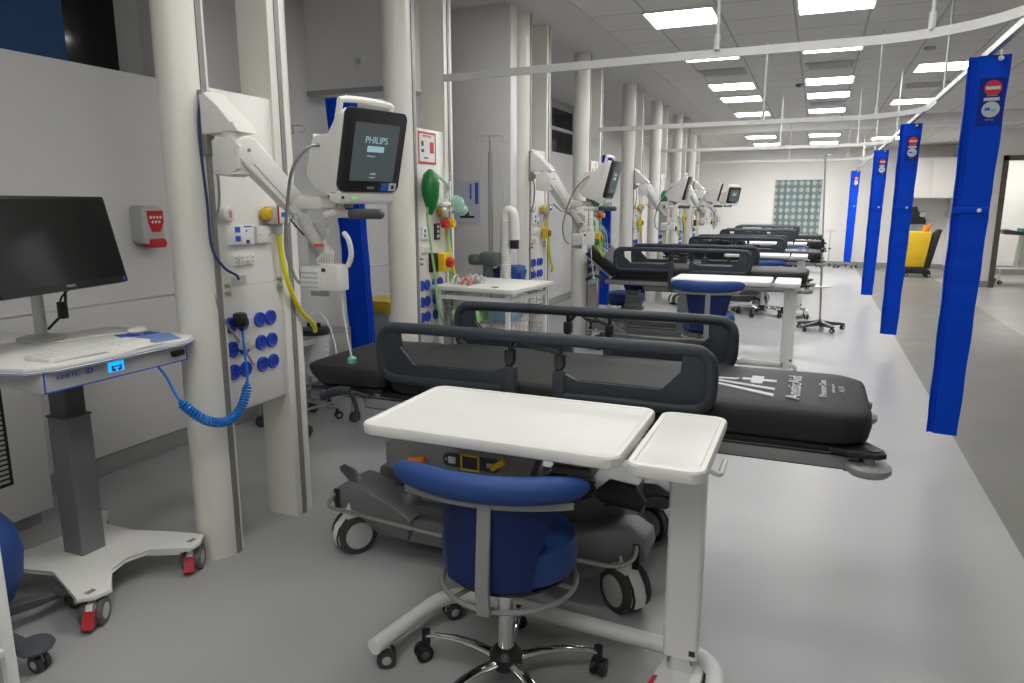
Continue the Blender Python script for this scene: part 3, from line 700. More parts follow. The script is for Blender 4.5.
    # side rails
    for sy in (-1, 1):
        y = sy*.365
        L0, L1 = -.77, .63; s = S(); R = .024
        X = lambda t: L0+t
        def T2(pts, rad=R): s.tube([(X(a), y, b) for a, b in pts], rad, 12, 4)
        T2([(.58, .862), (.30, .862), (.09, .862), (.035, .875), (.01, .91), (.005, .98), (.01, 1.04), (.035, 1.07), (.09, 1.082), (.4, 1.084), (1.0, 1.084), (1.31, 1.082), (1.365, 1.07), (1.39, 1.04), (1.395, .98), (1.39, .91), (1.365, .875), (1.31, .862), (1.1, .862), (.84, .862)])
        th = .013
        def web(p): s.prism([(X(a), b) for a, b in p], 'y', y-th, y+th, .004)
        web([(.01, .87), (.01, 1.07), (.10, 1.075), (.10, 1.0), (.17, .925), (.52, .925), (.58, .955), (.62, .955), (.62, .86), (.05, .86)])
        web([(1.39, .87), (1.39, 1.07), (1.29, 1.075), (1.29, 1.0), (1.22, .925), (.90, .925), (.84, .955), (.80, .955), (.80, .86), (1.35, .86)])
        rl = s.build('side_rail', RAIL, r)
        s = S()
        for t in (.61, .82): s = S(); s.prism(rrect(X(t)-.024, .66, X(t)+.024, .965, .012), 'y', y-.02, y+.02, .006); s.build('rail_post', RAIL, rl)
        s = S()
        for t in (.61, .82): s.prism([(X(t)-.020, .985), (X(t)-.012, .968), (X(t)+.012, .968), (X(t)+.020, .985), (X(t)+.020, 1.03), (X(t)-.020, 1.03)], 'y', y-.020, y+.020, .006); s.cyl((X(t), y, 1.02), (X(t), y, 1.07), .010, n=10)
        s.tube([(X(.61), y, 1.025), (X(.66), y, 1.073), (X(.715), y, 1.046), (X(.77), y, 1.042), (X(.82), y, 1.025)], .009, 10, 5)
        s.build('rail_latch', BLACK, rl)
    # control panel below deck with yellow levers
    if not ctrl:
        s = S(); s.cyl((.02, -.30, .66), (.07, -.30, .70), .016, n=10); s.build('yellow_lever', YEL, r)
        return r
    s = S(); s.prism([(-.80, .42), (-.80, .54), (-.73, .57), (-.06, .57), (-.10, .46), (-.70, .41)], 'y', -.31, -.20, .006)
    s.build('control_panel', CHAS, r)
    o = r.children[-1]
    s = S(); s.cyl((-.67, -.32, .475), (-.59, -.32, .49), .014, n=10); s.build('orange_lever', ORAN, o)
    s = S(); s.cyl((-.26, -.33, .50), (-.20, -.33, .54), .014, n=10); s.build('yellow_lever', YEL, o)
    s = S(Matrix.Translation((.05, -.02, -.10))); s.prism(rrect(-.55, .575, -.28, .635, .025), 'y', -.296, -.288); s.m = 1
    for a in ((-.465, .568, -.375, .576), (-.465, .632, -.375, .64), (-.465, .568, -.457, .64), (-.383, .568, -.375, .64)): s.box(a[0], -.299, a[1], a[2], -.29, a[3])
    s.m = 2; s.box(-.525, -.2975, .59, -.49, -.296, .62); s.text('+', .03, face_my(-.535, -.297, .605)); s.box(-.34, -.2975, .595, -.31, -.296, .615); s.build('control_labels', [BLACK, YEL, INK], o)
    # strap with buckle, hydraulic hoses
    s = S(); s.tube([(.05, -.33, .50), (.14, -.34, .50), (.20, -.34, .49)], .006, 8, 4); s.ball((.06, -.33, .505), .022, 10); s.cyl((.14, -.34, .50), (.19, -.34, .49), .02, .024, 12); s.prism([(.19, .47), (.25, .53), (.36, .52), (.40, .46), (.38, .42), (.22, .44)], 'y', -.35, -.31, .006); s.build('safety_strap', BLACK, r)
    s = S(); s.tube([(-.74, -.28, .33), (-.62, -.31, .42), (-.5, -.29, .47), (-.4, -.25, .5)], .006, 8, 6); s.tube([(.2, -.2, .36), (.4, -.15, .42), (.5, -.1, .40), (.55, .05, .55)], .007, 8, 6); s.build('hydraulic_hose', BLACK, r)
    return r
bed = make_bed('nearest black trolley bed with raised dark rails, behind the nearest overbed table', -.03)
BED2 = make_bed('second trolley bed from the camera, its head end raised', .66, False)
for c_ in BED2.children:
    if c_.name.split('.')[0] in ('deck_frame', 'foot_corner_plate', 'bumper_disc', 'mattress', 'head_pad', 'head_board', 'push_handle', 'side_rail'): c_.location.z += .045
BED2.location = (-1.20, 7.9, 0); BED2.rotation_euler = (0, 0, math.radians(-1.5))
dup(bed, (-1.05, 11.9, 0), 0, 'third trolley bed from the camera, behind the second blue stool')
dup(bed, (-1.0, 15.4, 0), 0, 'fourth trolley bed from the camera')
dup(bed, (-1.0, 18.2, 0), 0, 'farthest trolley bed, in front of the patterned curtain')

# ------------------------------------------------------------------ overbed tables
def make_table(label):
    r = thing('overbed_table', label, 'overbed table', (-.31, 2.18, 0), group='white overbed tables')
    def top(x0, y0, x1, y1, name, R=.05):
        s = S(); n = 8; rings = []
        for z, ins in ((.840, .012), (.846, .002), (.856, 0), (.874, 0), (.880, .004), (.880, .018), (.8755, .024)):
            rings.append([s.V((a, b, z)) for a, b in rrect(x0+ins, y0+ins, x1-ins, y1-ins, R-ins*.6, n)])
        for A, B in zip(rings, rings[1:]):
            for j in range(len(A)): s.F([A[j], A[(j+1) % len(A)], B[(j+1) % len(A)], B[j]])
        s.F(rings[0][::-1]); s.F(rings[-1]); return s.build(name, TABLE, r)
    top(-1.055, -.275, -.165, .29, 'main_top'); top(-.142, -.295, .082, .275, 'side_top', .045)
    s = S(); s.box(-.75, -.06, .80, .02, .06, .842, .006); s.box(-.70, -.20, .822, -.66, .22, .841, .004); s.box(-.26, -.20, .822, -.22, .22, .841, .004); s.build('top_support', LGREY, r)
    s = S(); s.tube([(.05, -.10, .825), (.098, -.10, .812), (.102, -.085, .810), (.102, .03, .810)], .009, 8); s.build('tilt_lever', WHITEP, r)
    s = S(); s.prism(rrect(-.055, -.04, .055, .04, .012, 3), 'z', .14, .842); s.build('outer_column', WHITE, r)
    s = S(); s.prism(rrect(-.044, -.03, .044, .03, .02, 4), 'z', .05, .2); s.build('inner_column', CHROME, r)
    s = S()
    s.tube([(-.995, -.32, .092), (-.955, -.08, .092), (-.93, .03, .092), (-.86, .10, .092), (-.72, .115, .092), (-.08, .085, .092), (.03, .075, .092), (.105, .01, .092), (.12, -.12, .092), (.12, -.36, .092)], .029, 14, 6)
    s.build('base_tube', WHITE, r)
    s = S(); s.prism([(-.11, -.28), (-.055, .05), (.075, .05), (.075, -.30)], 'z', .05, .085, .004); s.m = 1; s.prism([(-.10, -.25), (-.075, -.08), (-.06, -.08), (-.082, -.25)], 'z', .0855, .087); s.m = 2; s.text('max load', .018, Matrix.Translation((-.02, -.16, .0865))); s.box(.03, -.041, .155, .05, -.0402, .175)
    s.build('column_foot', [WHITE, RED, INKK], r)
    for (x, y, a) in ((-.985, -.28, .6), (-.905, .07, .9), (.12, -.32, 1.2), (.06, .03, 1.2)): caster(r, x, y, .034, .018, .075, fork=WHITEP, rz=a, twin=.02)
    return r
tab = make_table('nearest white overbed table with side tray, in front of the nearest bed')
dup(tab, (-.17, 7.0, 0), 0, 'second white overbed table from the camera, with a blue stool at its edge').scale = (1, 1, 1.035)
dup(tab, (-.16, 11.1, 0), 0, 'third white overbed table from the camera')
dup(tab, (-.22, 14.6, 0), 0, 'farthest white overbed table')

# ------------------------------------------------------------------ blue stool with arched back
def make_stool(label):
    r = thing('swivel_stool', label, 'stool', (-.865, 2.03, 0), group='blue swivel stools')
    rz0 = math.radians(-86)    # direction the backrest post stands in
    s = S(); rings = []
    for rr, z in ((.18, .425), (.212, .432), (.222, .45), (.224, .515), (.214, .542), (.18, .556), (.1, .550), (.001, .547)):
        rings.append([s.V((rr*1.02*math.cos(2*PI*j/40), rr*.96*math.sin(2*PI*j/40), z)) for j in range(40)])
    for A, B in zip(rings, rings[1:]):
        for j in range(40): s.F([A[j], A[(j+1) % 40], B[(j+1) % 40], B[j]])
    s.F(rings[0][::-1]); s.build('seat', BLUEU, r)
    s = S(); s.lathe([(.15, .405), (.205, .41), (.212, .425), (.12, .426)], n=32); s.build('seat_pan', BLACK, r)
    # back shell
    s = S(); n = 24; H = 10; out = []; inn = []
    for k in range(H+1):
        t = k/H; span = math.radians(37+9*t+24*t*t); rad = .222-.014*t; rowo = []; rowi = []
        z = .44+.305*t
        for j in range(n+1):
            a = rz0-.02+span*(2*j/n-1)
            rowo.append(s.V(((rad+.012)*math.cos(a), (rad+.012)*math.sin(a), z))); rowi.append(s.V(((rad-.014)*math.cos(a), (rad-.014)*math.sin(a), z)))
        out.append(rowo); inn.append(rowi)
    for k in range(H):
        for j in range(n): s.F([out[k][j], out[k][j+1], out[k+1][j+1], out[k+1][j]]); s.F([inn[k][j+1], inn[k][j], inn[k+1][j], inn[k+1][j+1]])
        s.F([out[k][0], out[k+1][0], inn[k+1][0], inn[k][0]]); s.F([out[k+1][n], out[k][n], inn[k][n], inn[k+1][n]])
    for row_o, row_i in ((out[0], inn[0]), (out[H], inn[H])):
        for j in range(n): s.F([row_o[j], row_o[j+1], row_i[j+1], row_i[j]])
    s.build('back_shell', BLUEUD, r)
    # padded top roll
    a0 = math.radians(31); pts = []; rad = []; RC = .60; cc = Vector((math.cos(rz0), math.sin(rz0)))*(.235-RC)-Vector((.048, 0))
    for j in range(25):
        u = 2*j/24-1; a = rz0+.06+a0*u
        pts.append((cc.x+RC*math.cos(a), cc.y+RC*math.sin(a), .768+.010*u*u)); rad.append(.043*(1-.55*abs(u)**6) if abs(u) < 1 else .012)
    s = S(); s.tube(pts, rad, 16, 2); s.build('back_roll', BLUEU, r)
    s = S(); m = []
    for j in range(21):
        u = 2*j/20-1; a = rz0+.06+a0*.84*u; m.append((cc.x+(RC-.005)*math.cos(a), cc.y+(RC-.005)*math.sin(a)))
    T = s.T; rings = []
    for p in m:
        d = Vector((p[0], p[1], 0)).normalized()
        rings.append([s.V((p[0]+d.x*e, p[1]+d.y*e, z)) for e, z in ((-.012, .710), (.012, .710), (.012, .732), (-.012, .732))])
    for A, B in zip(rings, rings[1:]):
        for j in range(4): s.F([A[j], A[(j+1) % 4], B[(j+1) % 4], B[j]])
    s.F(rings[0][::-1]); s.F(rings[-1])
    R = Matrix.Rotation(rz0, 4, 'Z'); s.T = R
    s.prism([(.226, .725), (.240, .725), (.262, .46), (.256, .37), (.205, .361), (.205, .375), (.240, .384), (.248, .45)], 'y', -.021, .021, .003)
    s.T = Matrix(); s.build('back_frame', GREY, r)
    s = S(); s.tube([(.225*math.cos(2*PI*j/30), .225*math.sin(2*PI*j/30), .37) for j in range(30)], .0085, 8, closed=True)
    for a in (0, 2.1, 4.2): s.cyl((0, 0, .40), (.222*math.cos(a), .222*math.sin(a), .372), .008, n=8)
    s.build('foot_hoop', GREY, r)
    s = S(); s.cyl((0, 0, .37), (0, 0, .41), .055, n=20); s.cyl((0, 0, .32), (0, 0, .37), .036, n=18); s.box(.03, -.015, .375, .17, .015, .39, .004); s.build('mechanism', STEEL, r)
    BT = Matrix.Translation((.012, -.06, 0))
    s = S(BT); s.cyl((0, 0, .14), (0, 0, .36), .0275, n=20); s.build('gas_lift', CHROME, r)
    s = S(BT); s.lathe([(.045, .075), (.056, .09), (.056, .125), (.04, .145), (.03, .15)], n=20); s.build('hub', BLACK, r)
    for k in range(5):
        a = math.radians(32+72*k); d = Vector((math.cos(a), math.sin(a), 0)); sd = Vector((-d.y, d.x, 0))
        s = S(BT); rings = []
        for t, z, w, h in ((.04, .105, .020, .016), (.12, .118, .019, .013), (.2, .118, .017, .011), (.28, .105, .015, .010), (.33, .09, .014, .010)):
            c = d*t
            rings.append([s.V(c+sd*(w*math.cos(b))+Vector((0, 0, z+h*math.sin(b)))) for b in [2*PI*j/12 for j in range(12)]])
        for A, B in zip(rings, rings[1:]):
            for j in range(12): s.F([A[j], A[(j+1) % 12], B[(j+1) % 12], B[j]])
        s.F(rings[0][::-1]); s.F(rings[-1]); s.build('leg', CHROME, r)
        s = S(BT @ Matrix.Translation(d*.32)); s.cyl((0, 0, .065), (0, 0, .112), .016, n=12); s.build('leg_cap', BLACK, r)
        caster(r, d.x*.32+.012, d.y*.32-.06, .031, .02, .09, fork=BLACK, tyre=BLACK, hub=mat('caster_hub', '#55524c', .5), rz=a+.9, twin=.015)
    return r
stool = make_stool('nearest blue swivel stool with chrome star base, in front of the nearest overbed table')
dup(stool, (-.83, 6.5, 0), 0, 'second blue swivel stool from the camera, at the second overbed table').scale = (1, 1, 1.17)
dup(stool, (-.66, 11.0, 0), 0, 'third blue swivel stool from the camera, at the third overbed table')
dup(stool, (-.35, 14.35, 0), 0, 'farthest blue swivel stool')
dup(stool, (-2.07, 8.45, 0), 2.6, 'blue swivel stool at the head of the second trolley bed, beside the columns')

# ------------------------------------------------------------------ computer cart at the left
r = thing('computer_cart', 'white wheeled computer cart with blue lit display and grey column at far left', 'computer cart', (-2.80, 1.90, 0))
s = S(); pts = [(.33, -.28), (.375, -.24), (.385, -.17), (.25, -.07), (.22, .02), (.25, .12), (.40, .19), (.40, .25), (.35, .32), (.22, .29), (.02, .22), (-.16, .22), (-.27, .33), (-.34, .31), (-.33, .22), (-.22, .10), (-.22, -.06), (-.30, -.20), (-.27, -.27), (-.15, -.22), (.05, -.17)]
s.prism(pts, 'z', .118, .135, .004); s.prism([(a*.9, b*.9) for a, b in pts], 'z', .105, .118, .003)
s.m = 1
for x, y in ((.33, -.22), (.35, .25), (-.28, .27)): s.prism([(x-.012, y-.02), (x+.012, y-.016), (x+.012, y+.016), (x-.012, y+.02)], 'z', .135, .1365)
s.build('base_plate', [WHITEP, GREY], r)
for x, y, a in ((.335, -.215, .35), (.345, .255, .35), (-.28, -.22, 1.2), (-.29, .27, 1.2)):
    T = Matrix.Translation((x, y, 0)) @ Matrix.Rotation(a-PI/2+.2, 4, 'Z'); s = S(T); R = .052
    for d in (-.03, .03):
        s.m = 0; s.lathe([(R*.76, -.011), (R*.97, -.010), (R, -.003), (R, .003), (R*.97, .010), (R*.76, .011)], (0, d, R), 26, 'y')
        s.m = 1; s.lathe([(.006, -.014), (R*.76, -.010), (R*.76, .010), (.006, .014)], (0, d, R), 26, 'y')
    s.m = 2; s.prism([(-.03, .10), (.04, .10), (.058, .06), (.03, .045), (-.03, .06)], 'y', -.017, .017, .004)
    s.m = 3; s.prism([(.02, .085), (.055, .078), (.075, .03), (.085, .024), (.08, .015), (.04, .02), (.03, .05)], 'y', -.022, .022, .003); s.cyl((.0, 0, .095), (0, 0, .12), .012)
    s.build('caster', [mat('caster_grey', '#5b5b5d', .5), LGREY, WHITEP, mat('brake_red', '#b32028', .4)], r)
s = S(); s.prism(rrect(-.075, -.04, .045, .07, .008), 'z', .13, .74); s.m = 1; s.prism(rrect(-.065, -.032, .035, .06, .008), 'z', .74, .97); s.box(-.077, -.042, .735, .047, .072, .742)
s.build('lift_column', [mat('column_grey', '#77787b', .4, .2), DGREY], r)
def tray_outline(g=0):
    p = [(-.05, -.42), (.28, -.42), (.38, -.39), (.435, -.30), (.445, -.1), (.445, -.02), (.428, .02), (.428, .10), (.445, .15), (.44, .24), (.40, .31), (.30, .335), (.05, .34), (-.1, .335), (-.14, .28), (-.14, -.36)]
    return [(a*(1-g), b*(1-g)) for a, b in p]
s = S(); s.prism(tray_outline(), 'z', 1.040, 1.055, .004); s.m = 1; s.prism(tray_outline(-.006), 'z', 1.031, 1.040, .003)
s.build('worktop', [WHITEP, INKB], r)
s = S(); s.box(-.12, -.35, .955, .405, .27, 1.032, .01); s.m = 1
X = .4055
for a in ((-.345, .957, .265, .962), (-.345, 1.026, .265, 1.031), (-.345, .957, -.340, 1.031), (.260, .957, .265, 1.031)): s.box(X-.001, a[0], a[1], X+.001, a[2], a[3])
s.m = 1; s.text('KINETIC', .024, face_px(X+.001, -.255, 1.005)); s.text('iD', .030, face_px(X+.001, -.175, 1.005), .0012)
dr = s.build('drawer_body', [LGREY, INKB], r)
s = S(); s.box(X-.002, -.10, .980, X+.003, -.035, 1.018, .001); pn = s.build('display_panel', LCDB, r)
s = S(); s.box(X+.003, -.088, .985, X+.0045, -.083, 1.005); s.box(X+.003, -.052, .985, X+.0045, -.047, 1.005); s.box(X+.003, -.088, .998, X+.0045, -.047, 1.002); s.lathe([(.006, 0), (.006, .0015)], (X+.003, -.078, .988), 8, 'x'); s.lathe([(.006, 0), (.006, .0015)], (X+.003, -.057, .988), 8, 'x'); s.build('display_symbol', INKK, pn)
s = S(); s.prism(rrect(.185, .985, .245, 1.008, .006, 3), 'x', X-.005, X+.012, .002); s.build('drawer_latch', BLACK, r)
s = S(); s.prism([(.20, .14), (.40, .12), (.42, .23), (.26, .31)], 'z', 1.055, 1.0562); s.m = 1; s.prism([(.10, .17), (.19, .14), (.24, .29), (.16, .30)], 'z', 1.055, 1.0563); s.m = 2; s.prism([(.36, -.30), (.385, -.28), (.40, -.08), (.38, -.09)], 'z', 1.055, 1.0562); s.build('worktop_marking', [mat('pale_blue_print', '#6f8fc4', .5), INKB, GREY], r)
s = S(); s.cyl((-.10, .0, 1.055), (-.10, 0, 1.38), .022, n=14); s.lathe([(.09, 0), (.09, .008), (.03, .02)], (-.10, 0, 1.055), 20); s.cbox(-.0, -.0, 1.40, .22, .05, .05, .008); s.build('display_stand', LGREY, r)
s = S(); s.tube([(.05, .02, 1.30), (-.0, .05, 1.22), (-.06, .08, 1.16), (-.08, .05, 1.12), (-.10, .03, 1.09)], .006, 8, 6); s.tube([(.08, .12, 1.29), (.0, .10, 1.27), (-.04, .06, 1.22), (-.05, .05, 1.14)], .004, 8, 6); s.cbox(-.04, .06, 1.17, .03, .03, .07, .004); s.build('display_cables', BLACK, r)
r = thing('computer_display', 'wide black computer display on the white computer cart', 'display', (-2.665, 1.835, 1.45))
B = Matrix.Rotation(math.radians(13), 4, 'Z') @ Matrix.Rotation(math.radians(-13), 4, 'Y')
s = S(B); s.prism(rrect(-.31, -.18, .31, .18, .006), 'x', -.02, .018, .003); s.cbox(-.04, 0, -.02, .05, .35, .2, .015); s.build('casing', BLACK, r)
s = S(B); s.box(.018, -.298, -.152, .0188, .298, .168); sp = s.build('screen', SCRD, r)
s = S(B); s.text('PHILIPS', .014, face_px(.0192, 0, -.166)); s.m = 1; s.box(.0188, .283, -.172, .0195, .297, -.158); s.build('logo', [LGREY, mat('blue_sticker', '#2f6fd0', .4)], r)
s = S(); s.prism(rrect(-2.56, 1.60, -2.42, 2.02, .012), 'z', 1.055, 1.068, .003); s.m = 1
for i in range(13):
    for j in range(4): s.box(-2.55+j*.031, 1.61+i*.031, 1.068, -2.524+j*.031, 1.636+i*.031, 1.0705)
tag(s.build('keyboard', [WHITEP, WHITE]), 'flat white keyboard on the computer cart worktop', 'keyboard')
s = S(); s.at(-2.63, 2.13, 1.0565).ball((0, 0, .016), .038, 14, sx=.8, sy=1.2, sz=.45); s.at().box(-2.66, 2.125, 1.0565, -2.60, 2.13, 1.062); s.tube([(-2.66, 2.12, 1.062), (-2.72, 2.05, 1.06), (-2.74, 1.95, 1.06), (-2.74, 1.85, 1.062)], .0025, 6, 6); tag(s.build('computer_mouse', WHITEP), 'white computer mouse on the computer cart worktop', 'computer mouse')
# coiled blue lead with black plug
r = thing('charging_lead', 'bright blue coiled charging lead from cart to nearest service column', 'cable', (0, 0, 0))
path = [Vector(p) for p in ((-2.41, 2.03, .955), (-2.40, 2.06, .90), (-2.385, 2.08, .83), (-2.35, 2.10, .77), (-2.33, 2.17, .70), (-2.32, 2.26, .665), (-2.32, 2.34, .68), (-2.325, 2.40, .74), (-2.335, 2.435, .82), (-2.345, 2.44, .95), (-2.345, 2.435, 1.06))]
def cr(P, t):
    n = len(P)-1; i = min(int(t*n), n-1); u = t*n-i; g = lambda j: P[max(0, min(n, j))]
    a, b, c, d = g(i-1), g(i), g(i+1), g(i+2)
    return .5*((2*b)+(c-a)*u+(2*a-5*b+4*c-d)*u*u+(3*b-a-3*c+d)*u**3)
q = []
N = 700
for i in range(N+1):
    t = i/N; p = cr(path, t); tg = (cr(path, min(1, t+.005))-cr(path, max(0, t-.005))).normalized()
    u = tg.cross(Vector((1, 0, 0))).normalized(); v = tg.cross(u)
    amp = .017 if .24 < t < .79 else 0
    e = min(1, max(0, min(t-.24, .79-t)*30)); a = 2*PI*t*62
    q.append(p+(u*math.cos(a)+v*math.sin(a))*amp*e)
s = S(); s.tube(q, .0056, 6); s.build('coil', CYAN, r)
s = S(); s.cbox(-2.352, 2.435, 1.09, .05, .05, .065, .012); s.cyl((-2.345, 2.435, 1.07), (-2.345, 2.435, 1.04), .01, .007, 10); s.build('plug', BLACK, r)
r = thing('mains_plug', 'grey plug in the middle row left socket of the nearest service column', 'plug', (-2.36, 2.46, .975))
s = S(); s.cbox(0, 0, 0, .04, .05, .055, .01); s.build('plug_body', LGREY, r); s = S(); s.tube([(.0, -.0, -.03), (.01, .02, -.08), (.0, .05, -.11)], .005, 8, 5); s.build('cord', GREY, r)

# soap dispenser
r = thing('soap_dispenser', 'white wall soap dispenser with red label beside the nearest service column', 'dispenser', (XL+.0, 3.22, 1.46))
s = S(); s.prism(rrect(-.075, -.10, .075, .13, .02), 'x', 0, .10, .015); s.build('body', LGREY, r)
s = S(); s.prism([(-.01, -.03), (.05, -.03), (.078, .03), (.078, .10), (-.038, .10), (-.03, .02)], 'x', .10, .104); s.m = 1
for j in range(2):
    for k in range(4-j): s.lathe([(.009, 0), (.009, .0015)], (.104, -.015+j*.012+k*.024, .06-j*.028), 10, 'x')
s.build('label', [RED, WHITE], r)
s = S(); s.prism(rrect(-.035, -.125, .07, -.07, .015), 'x', .03, .125, .008); s.build('push_bar', RED, r)

# blue bagged stool at the lower left + white frame trolley corner
r = thing('mobile_stool', 'blue seated stool with dark wheeled base at lower left edge', 'stool', (-2.74, 1.39, 0))
s = S(); s.lathe([(.10, .13), (.155, .17), (.19, .25), (.20, .34), (.185, .43), (.14, .50), (.06, .535), (.001, .54)], n=32); s.build('seat', BLUEU, r)
s = S(); s.cyl((0, 0, .08), (0, 0, .38), .03); s.build('column', STEEL, r)
for k in range(5):
    a = .06+2*PI*k/5; T = Matrix.Rotation(a, 4, 'Z'); s = S(T); s.prism([(.02, .08), (.02, .13), (.22, .10), (.35, .09), (.35, .07), (.22, .07)], 'y', -.022, .022, .008); s.build('leg', DGREY, r)
    s = S(T); s.lathe([(.055, 0), (.062, .012), (.055, .024), (.02, .03)], (.345, 0, .08), 18); s.build('foot_pad', mat('slate_plastic', '#4a4f55', .5), r)
    caster(r, .345*math.cos(a), .345*math.sin(a), .032, .02, .09, rz=a, twin=.014, hub=LGREY, fork=LGREY)
r = thing('wire_trolley', 'white tubular frame corner of a trolley cut off at lower left', 'trolley', (-1.995, .79, 0))
s = S()
for x, y in ((.20, .20), (-.25, .20), (.20, -.35), (-.25, -.35)): s.box(x-.0125, y-.0125, .06, x+.0125, y+.0125, .80, .002)
for z in (.14, .50, .79):
    for y in (.20, -.35): s.box(-.25, y-.011, z-.011, .20, y+.011, z+.011, .002)
    for x in (-.25, .20): s.box(x-.011, -.35, z-.011, x+.011, .20, z+.011, .002)
s.build('frame', WHITE, r)
for x, y in ((.20, .20), (-.25, .20), (.20, -.35), (-.25, -.35)): caster(r, x, y, .026, .016, .07, rz=1)
s = S()
for k in range(14): s.tube([(-.24, -.34+k*.04, .30), (-.22, -.34+k*.04, .16), (.17, -.34+k*.04, .16), (.19, -.34+k*.04, .30)], .0025, 6)
s.build('basket', STEEL, r)

# ------------------------------------------------------------------ items behind the first bed
r = thing('drip_stand', 'steel drip stand with double hooks behind the nearest service column', 'drip stand', (-3.50, 4.22, 0))
def iv(r, h, base='star', knob=None):
    s = S(); s.cyl((0, 0, .1), (0, 0, h*.52), .0125, n=12); s.cyl((0, 0, h*.5), (0, 0, h), .009, n=12); s.build('pole', STEEL, r)
    for k in range(4):
        a = k*PI/2+.4; dx, dy = math.cos(a), math.sin(a)
        s = S(); s.tube([(0, 0, h-.01), (dx*.08, dy*.08, h-.004), (dx*.11, dy*.11, h-.02), (dx*.10, dy*.10, h-.05), (dx*.07, dy*.07, h-.045)], .0035, 8, 5); s.build('hook', STEEL, r)
    s = S(); s.cyl((0, 0, h*.48), (0, 0, h*.53), .02, n=14); s.cyl((0, 0, h*.505), (.045, 0, h*.505), .012, n=10); s.build('collar', BLACK, r)
    for k in range(5):
        a = k*2*PI/5+.2; T = Matrix.Rotation(a, 4, 'Z')
        s = S(T)
        if base == 'star': s.tube([(0, 0, .13), (.1, 0, .115), (.26, 0, .085)], .012, 10, 4)
        else: s.prism([(0, .06), (0, .14), (.12, .11), (.26, .095), (.30, .085), (.30, .065)], 'y', -.028, .028, .01)
        s.build('leg', STEEL if base == 'star' else DGREY, r)
        caster(r, .265*math.cos(a), .265*math.sin(a), .03, .018, .08, rz=a+.7, twin=.013)
iv(r, 2.15)
r = thing('suction_canister', 'frosted suction canister with black lid beside the nearest service column', 'canister', (-2.57, 3.22, .78))
s = S(); s.lathe([(.055, -.14), (.07, -.13), (.08, .10), (.08, .105)], n=24); s.m = 1
for k in range(6): s.box(.074+.0012*k, -.012, -.10+k*.033, .082, .012, -.097+k*.033)
s.build('jar', [CANI, GREY], r)
s = S(); s.lathe([(.086, .10), (.088, .13), (.03, .14)], n=24); s.cyl((.03, 0, .13), (.03, 0, .165), .012); s.cyl((-.04, 0, .13), (-.04, 0, .16), .01); s.build('lid', BLACK, r)
s = S(); s.box(.03, -.32, .06, .06, -.04, .09, .003); s.build('hanging_bracket', STEEL, r)
s = S(); s.tube([(-.04, 0, .15), (-.02, -.03, .22), (.1, -.06, .23), (.2, -.1, .12), (.25, -.14, -.0)], .004, 6, 6); s.cbox(-.10, .0, .02, .05, .05, .1, .006); s.build('tube', CLEAR, r)
r = thing('waste_bin', 'white clinical waste bin with yellow lid behind the nearest bed', 'bin', (-3.25, 5.0, 0))
s = S(); s.prism(rrect(-.15, -.17, .15, .17, .02), 'z', 0, .74); s.build('body', LGREY, r)
s = S(); s.prism(rrect(-.165, -.185, .165, .185, .02), 'z', .74, .83, .012); s.build('lid', YEL, r)
s = S(); s.box(-.07, -.22, .01, .07, -.16, .03, .004); s.build('pedal', GREY, r)
r = thing('steel_frame_trolley', 'low stainless steel frame trolley on black casters behind the bed head', 'trolley', (-3.17, 4.02, 0))
s = S()
FC = ((-.48, -.12), (-.02, -.19), (.08, .24), (-.37, .33))
for x, y in FC: s.cyl((x, y, .08), (x, y, .72), .0125, n=10)
for z in (.19, .70):
    for a, b in zip(FC, FC[1:]+FC[:1]): s.cyl((a[0], a[1], z), (b[0], b[1], z), .010, n=8)
s.prism(FC, 'z', .705, .715); s.build('frame', STEEL, r)
for x, y in FC: caster(r, x, y, .04, .022, .09, hub=DGREY, rz=.5)

# equipment trolley with baskets at second column
r = thing('basket_trolley', 'white square-tube trolley with wire baskets beside the second service column', 'trolley', (-2.035, 4.50, 0), math.radians(-5))
r.scale = (1, 1, 1.03)
s = S()
for x in (-.26, .26):
    for y in (-.28, .28): s.box(x-.0125, y-.0125, .07, x+.0125, y+.0125, 1.0)
for z in (.12, .52, .955):
    for y in (-.28, .28): s.box(-.26, y-.0125, z-.0125, .26, y+.0125, z+.0125)
    for x in (-.26, .26): s.box(x-.0125, -.28, z-.0125, x+.0125, .28, z+.0125)
s.build('frame', WHITE, r)
s = S(); s.box(-.315, -.31, 1.0, .315, .31, 1.03, .006); s.m = 1; s.box(.12, -.25, 1.03, .16, -.22, 1.034); s.build('top', [WHITEP, BLACK], r)
for z in (.94, .74, .44):
    s = S()
    for k in range(15): x = -.24+k*.034; s.tube([(x, -.27, z), (x, -.25, z-.15), (x, .25, z-.15), (x, .27, z)], .0022, 5)
    for k in range(5): zz = z-k*.036; q_ = .27-.02*k/4; s.tube([(-.25, -q_, zz), (.25, -q_, zz), (.25, q_, zz), (-.25, q_, zz)], .0025, 5, closed=True)
    s.build('wire_basket', STEEL, r)
for x in (-.26, .26):
    for y in (-.28, .28): caster(r, x, y, .03, .018, .08, rz=1)
def soft(name, x, y, z, w, d, h, m, label, cat, seed=1, group=None):
    rnd = random.Random(seed); s = S(); s.cbox(0, 0, 0, w, d, h, min(w, d, h)*.3, 3)
    for v in s.bm.verts: v.co += Vector([(rnd.random()-.5)*h*.18 for _ in range(3)]); v.co += Vector((x, y, z))
    return tag(s.build(name, m), label, cat, group)
soft('packet', -2.12, 4.31, .86, .22, .2, .08, mat('pale_green_wrap', '#9fd08a', .5), 'pale green packet in the upper basket of the white trolley', 'packet', 3)
soft('packet', -1.91, 4.42, .87, .16, .26, .1, mat('pale_blue_wrap', '#7fb0c8', .5), 'pale blue packet in the upper basket of the white trolley', 'packet', 4)
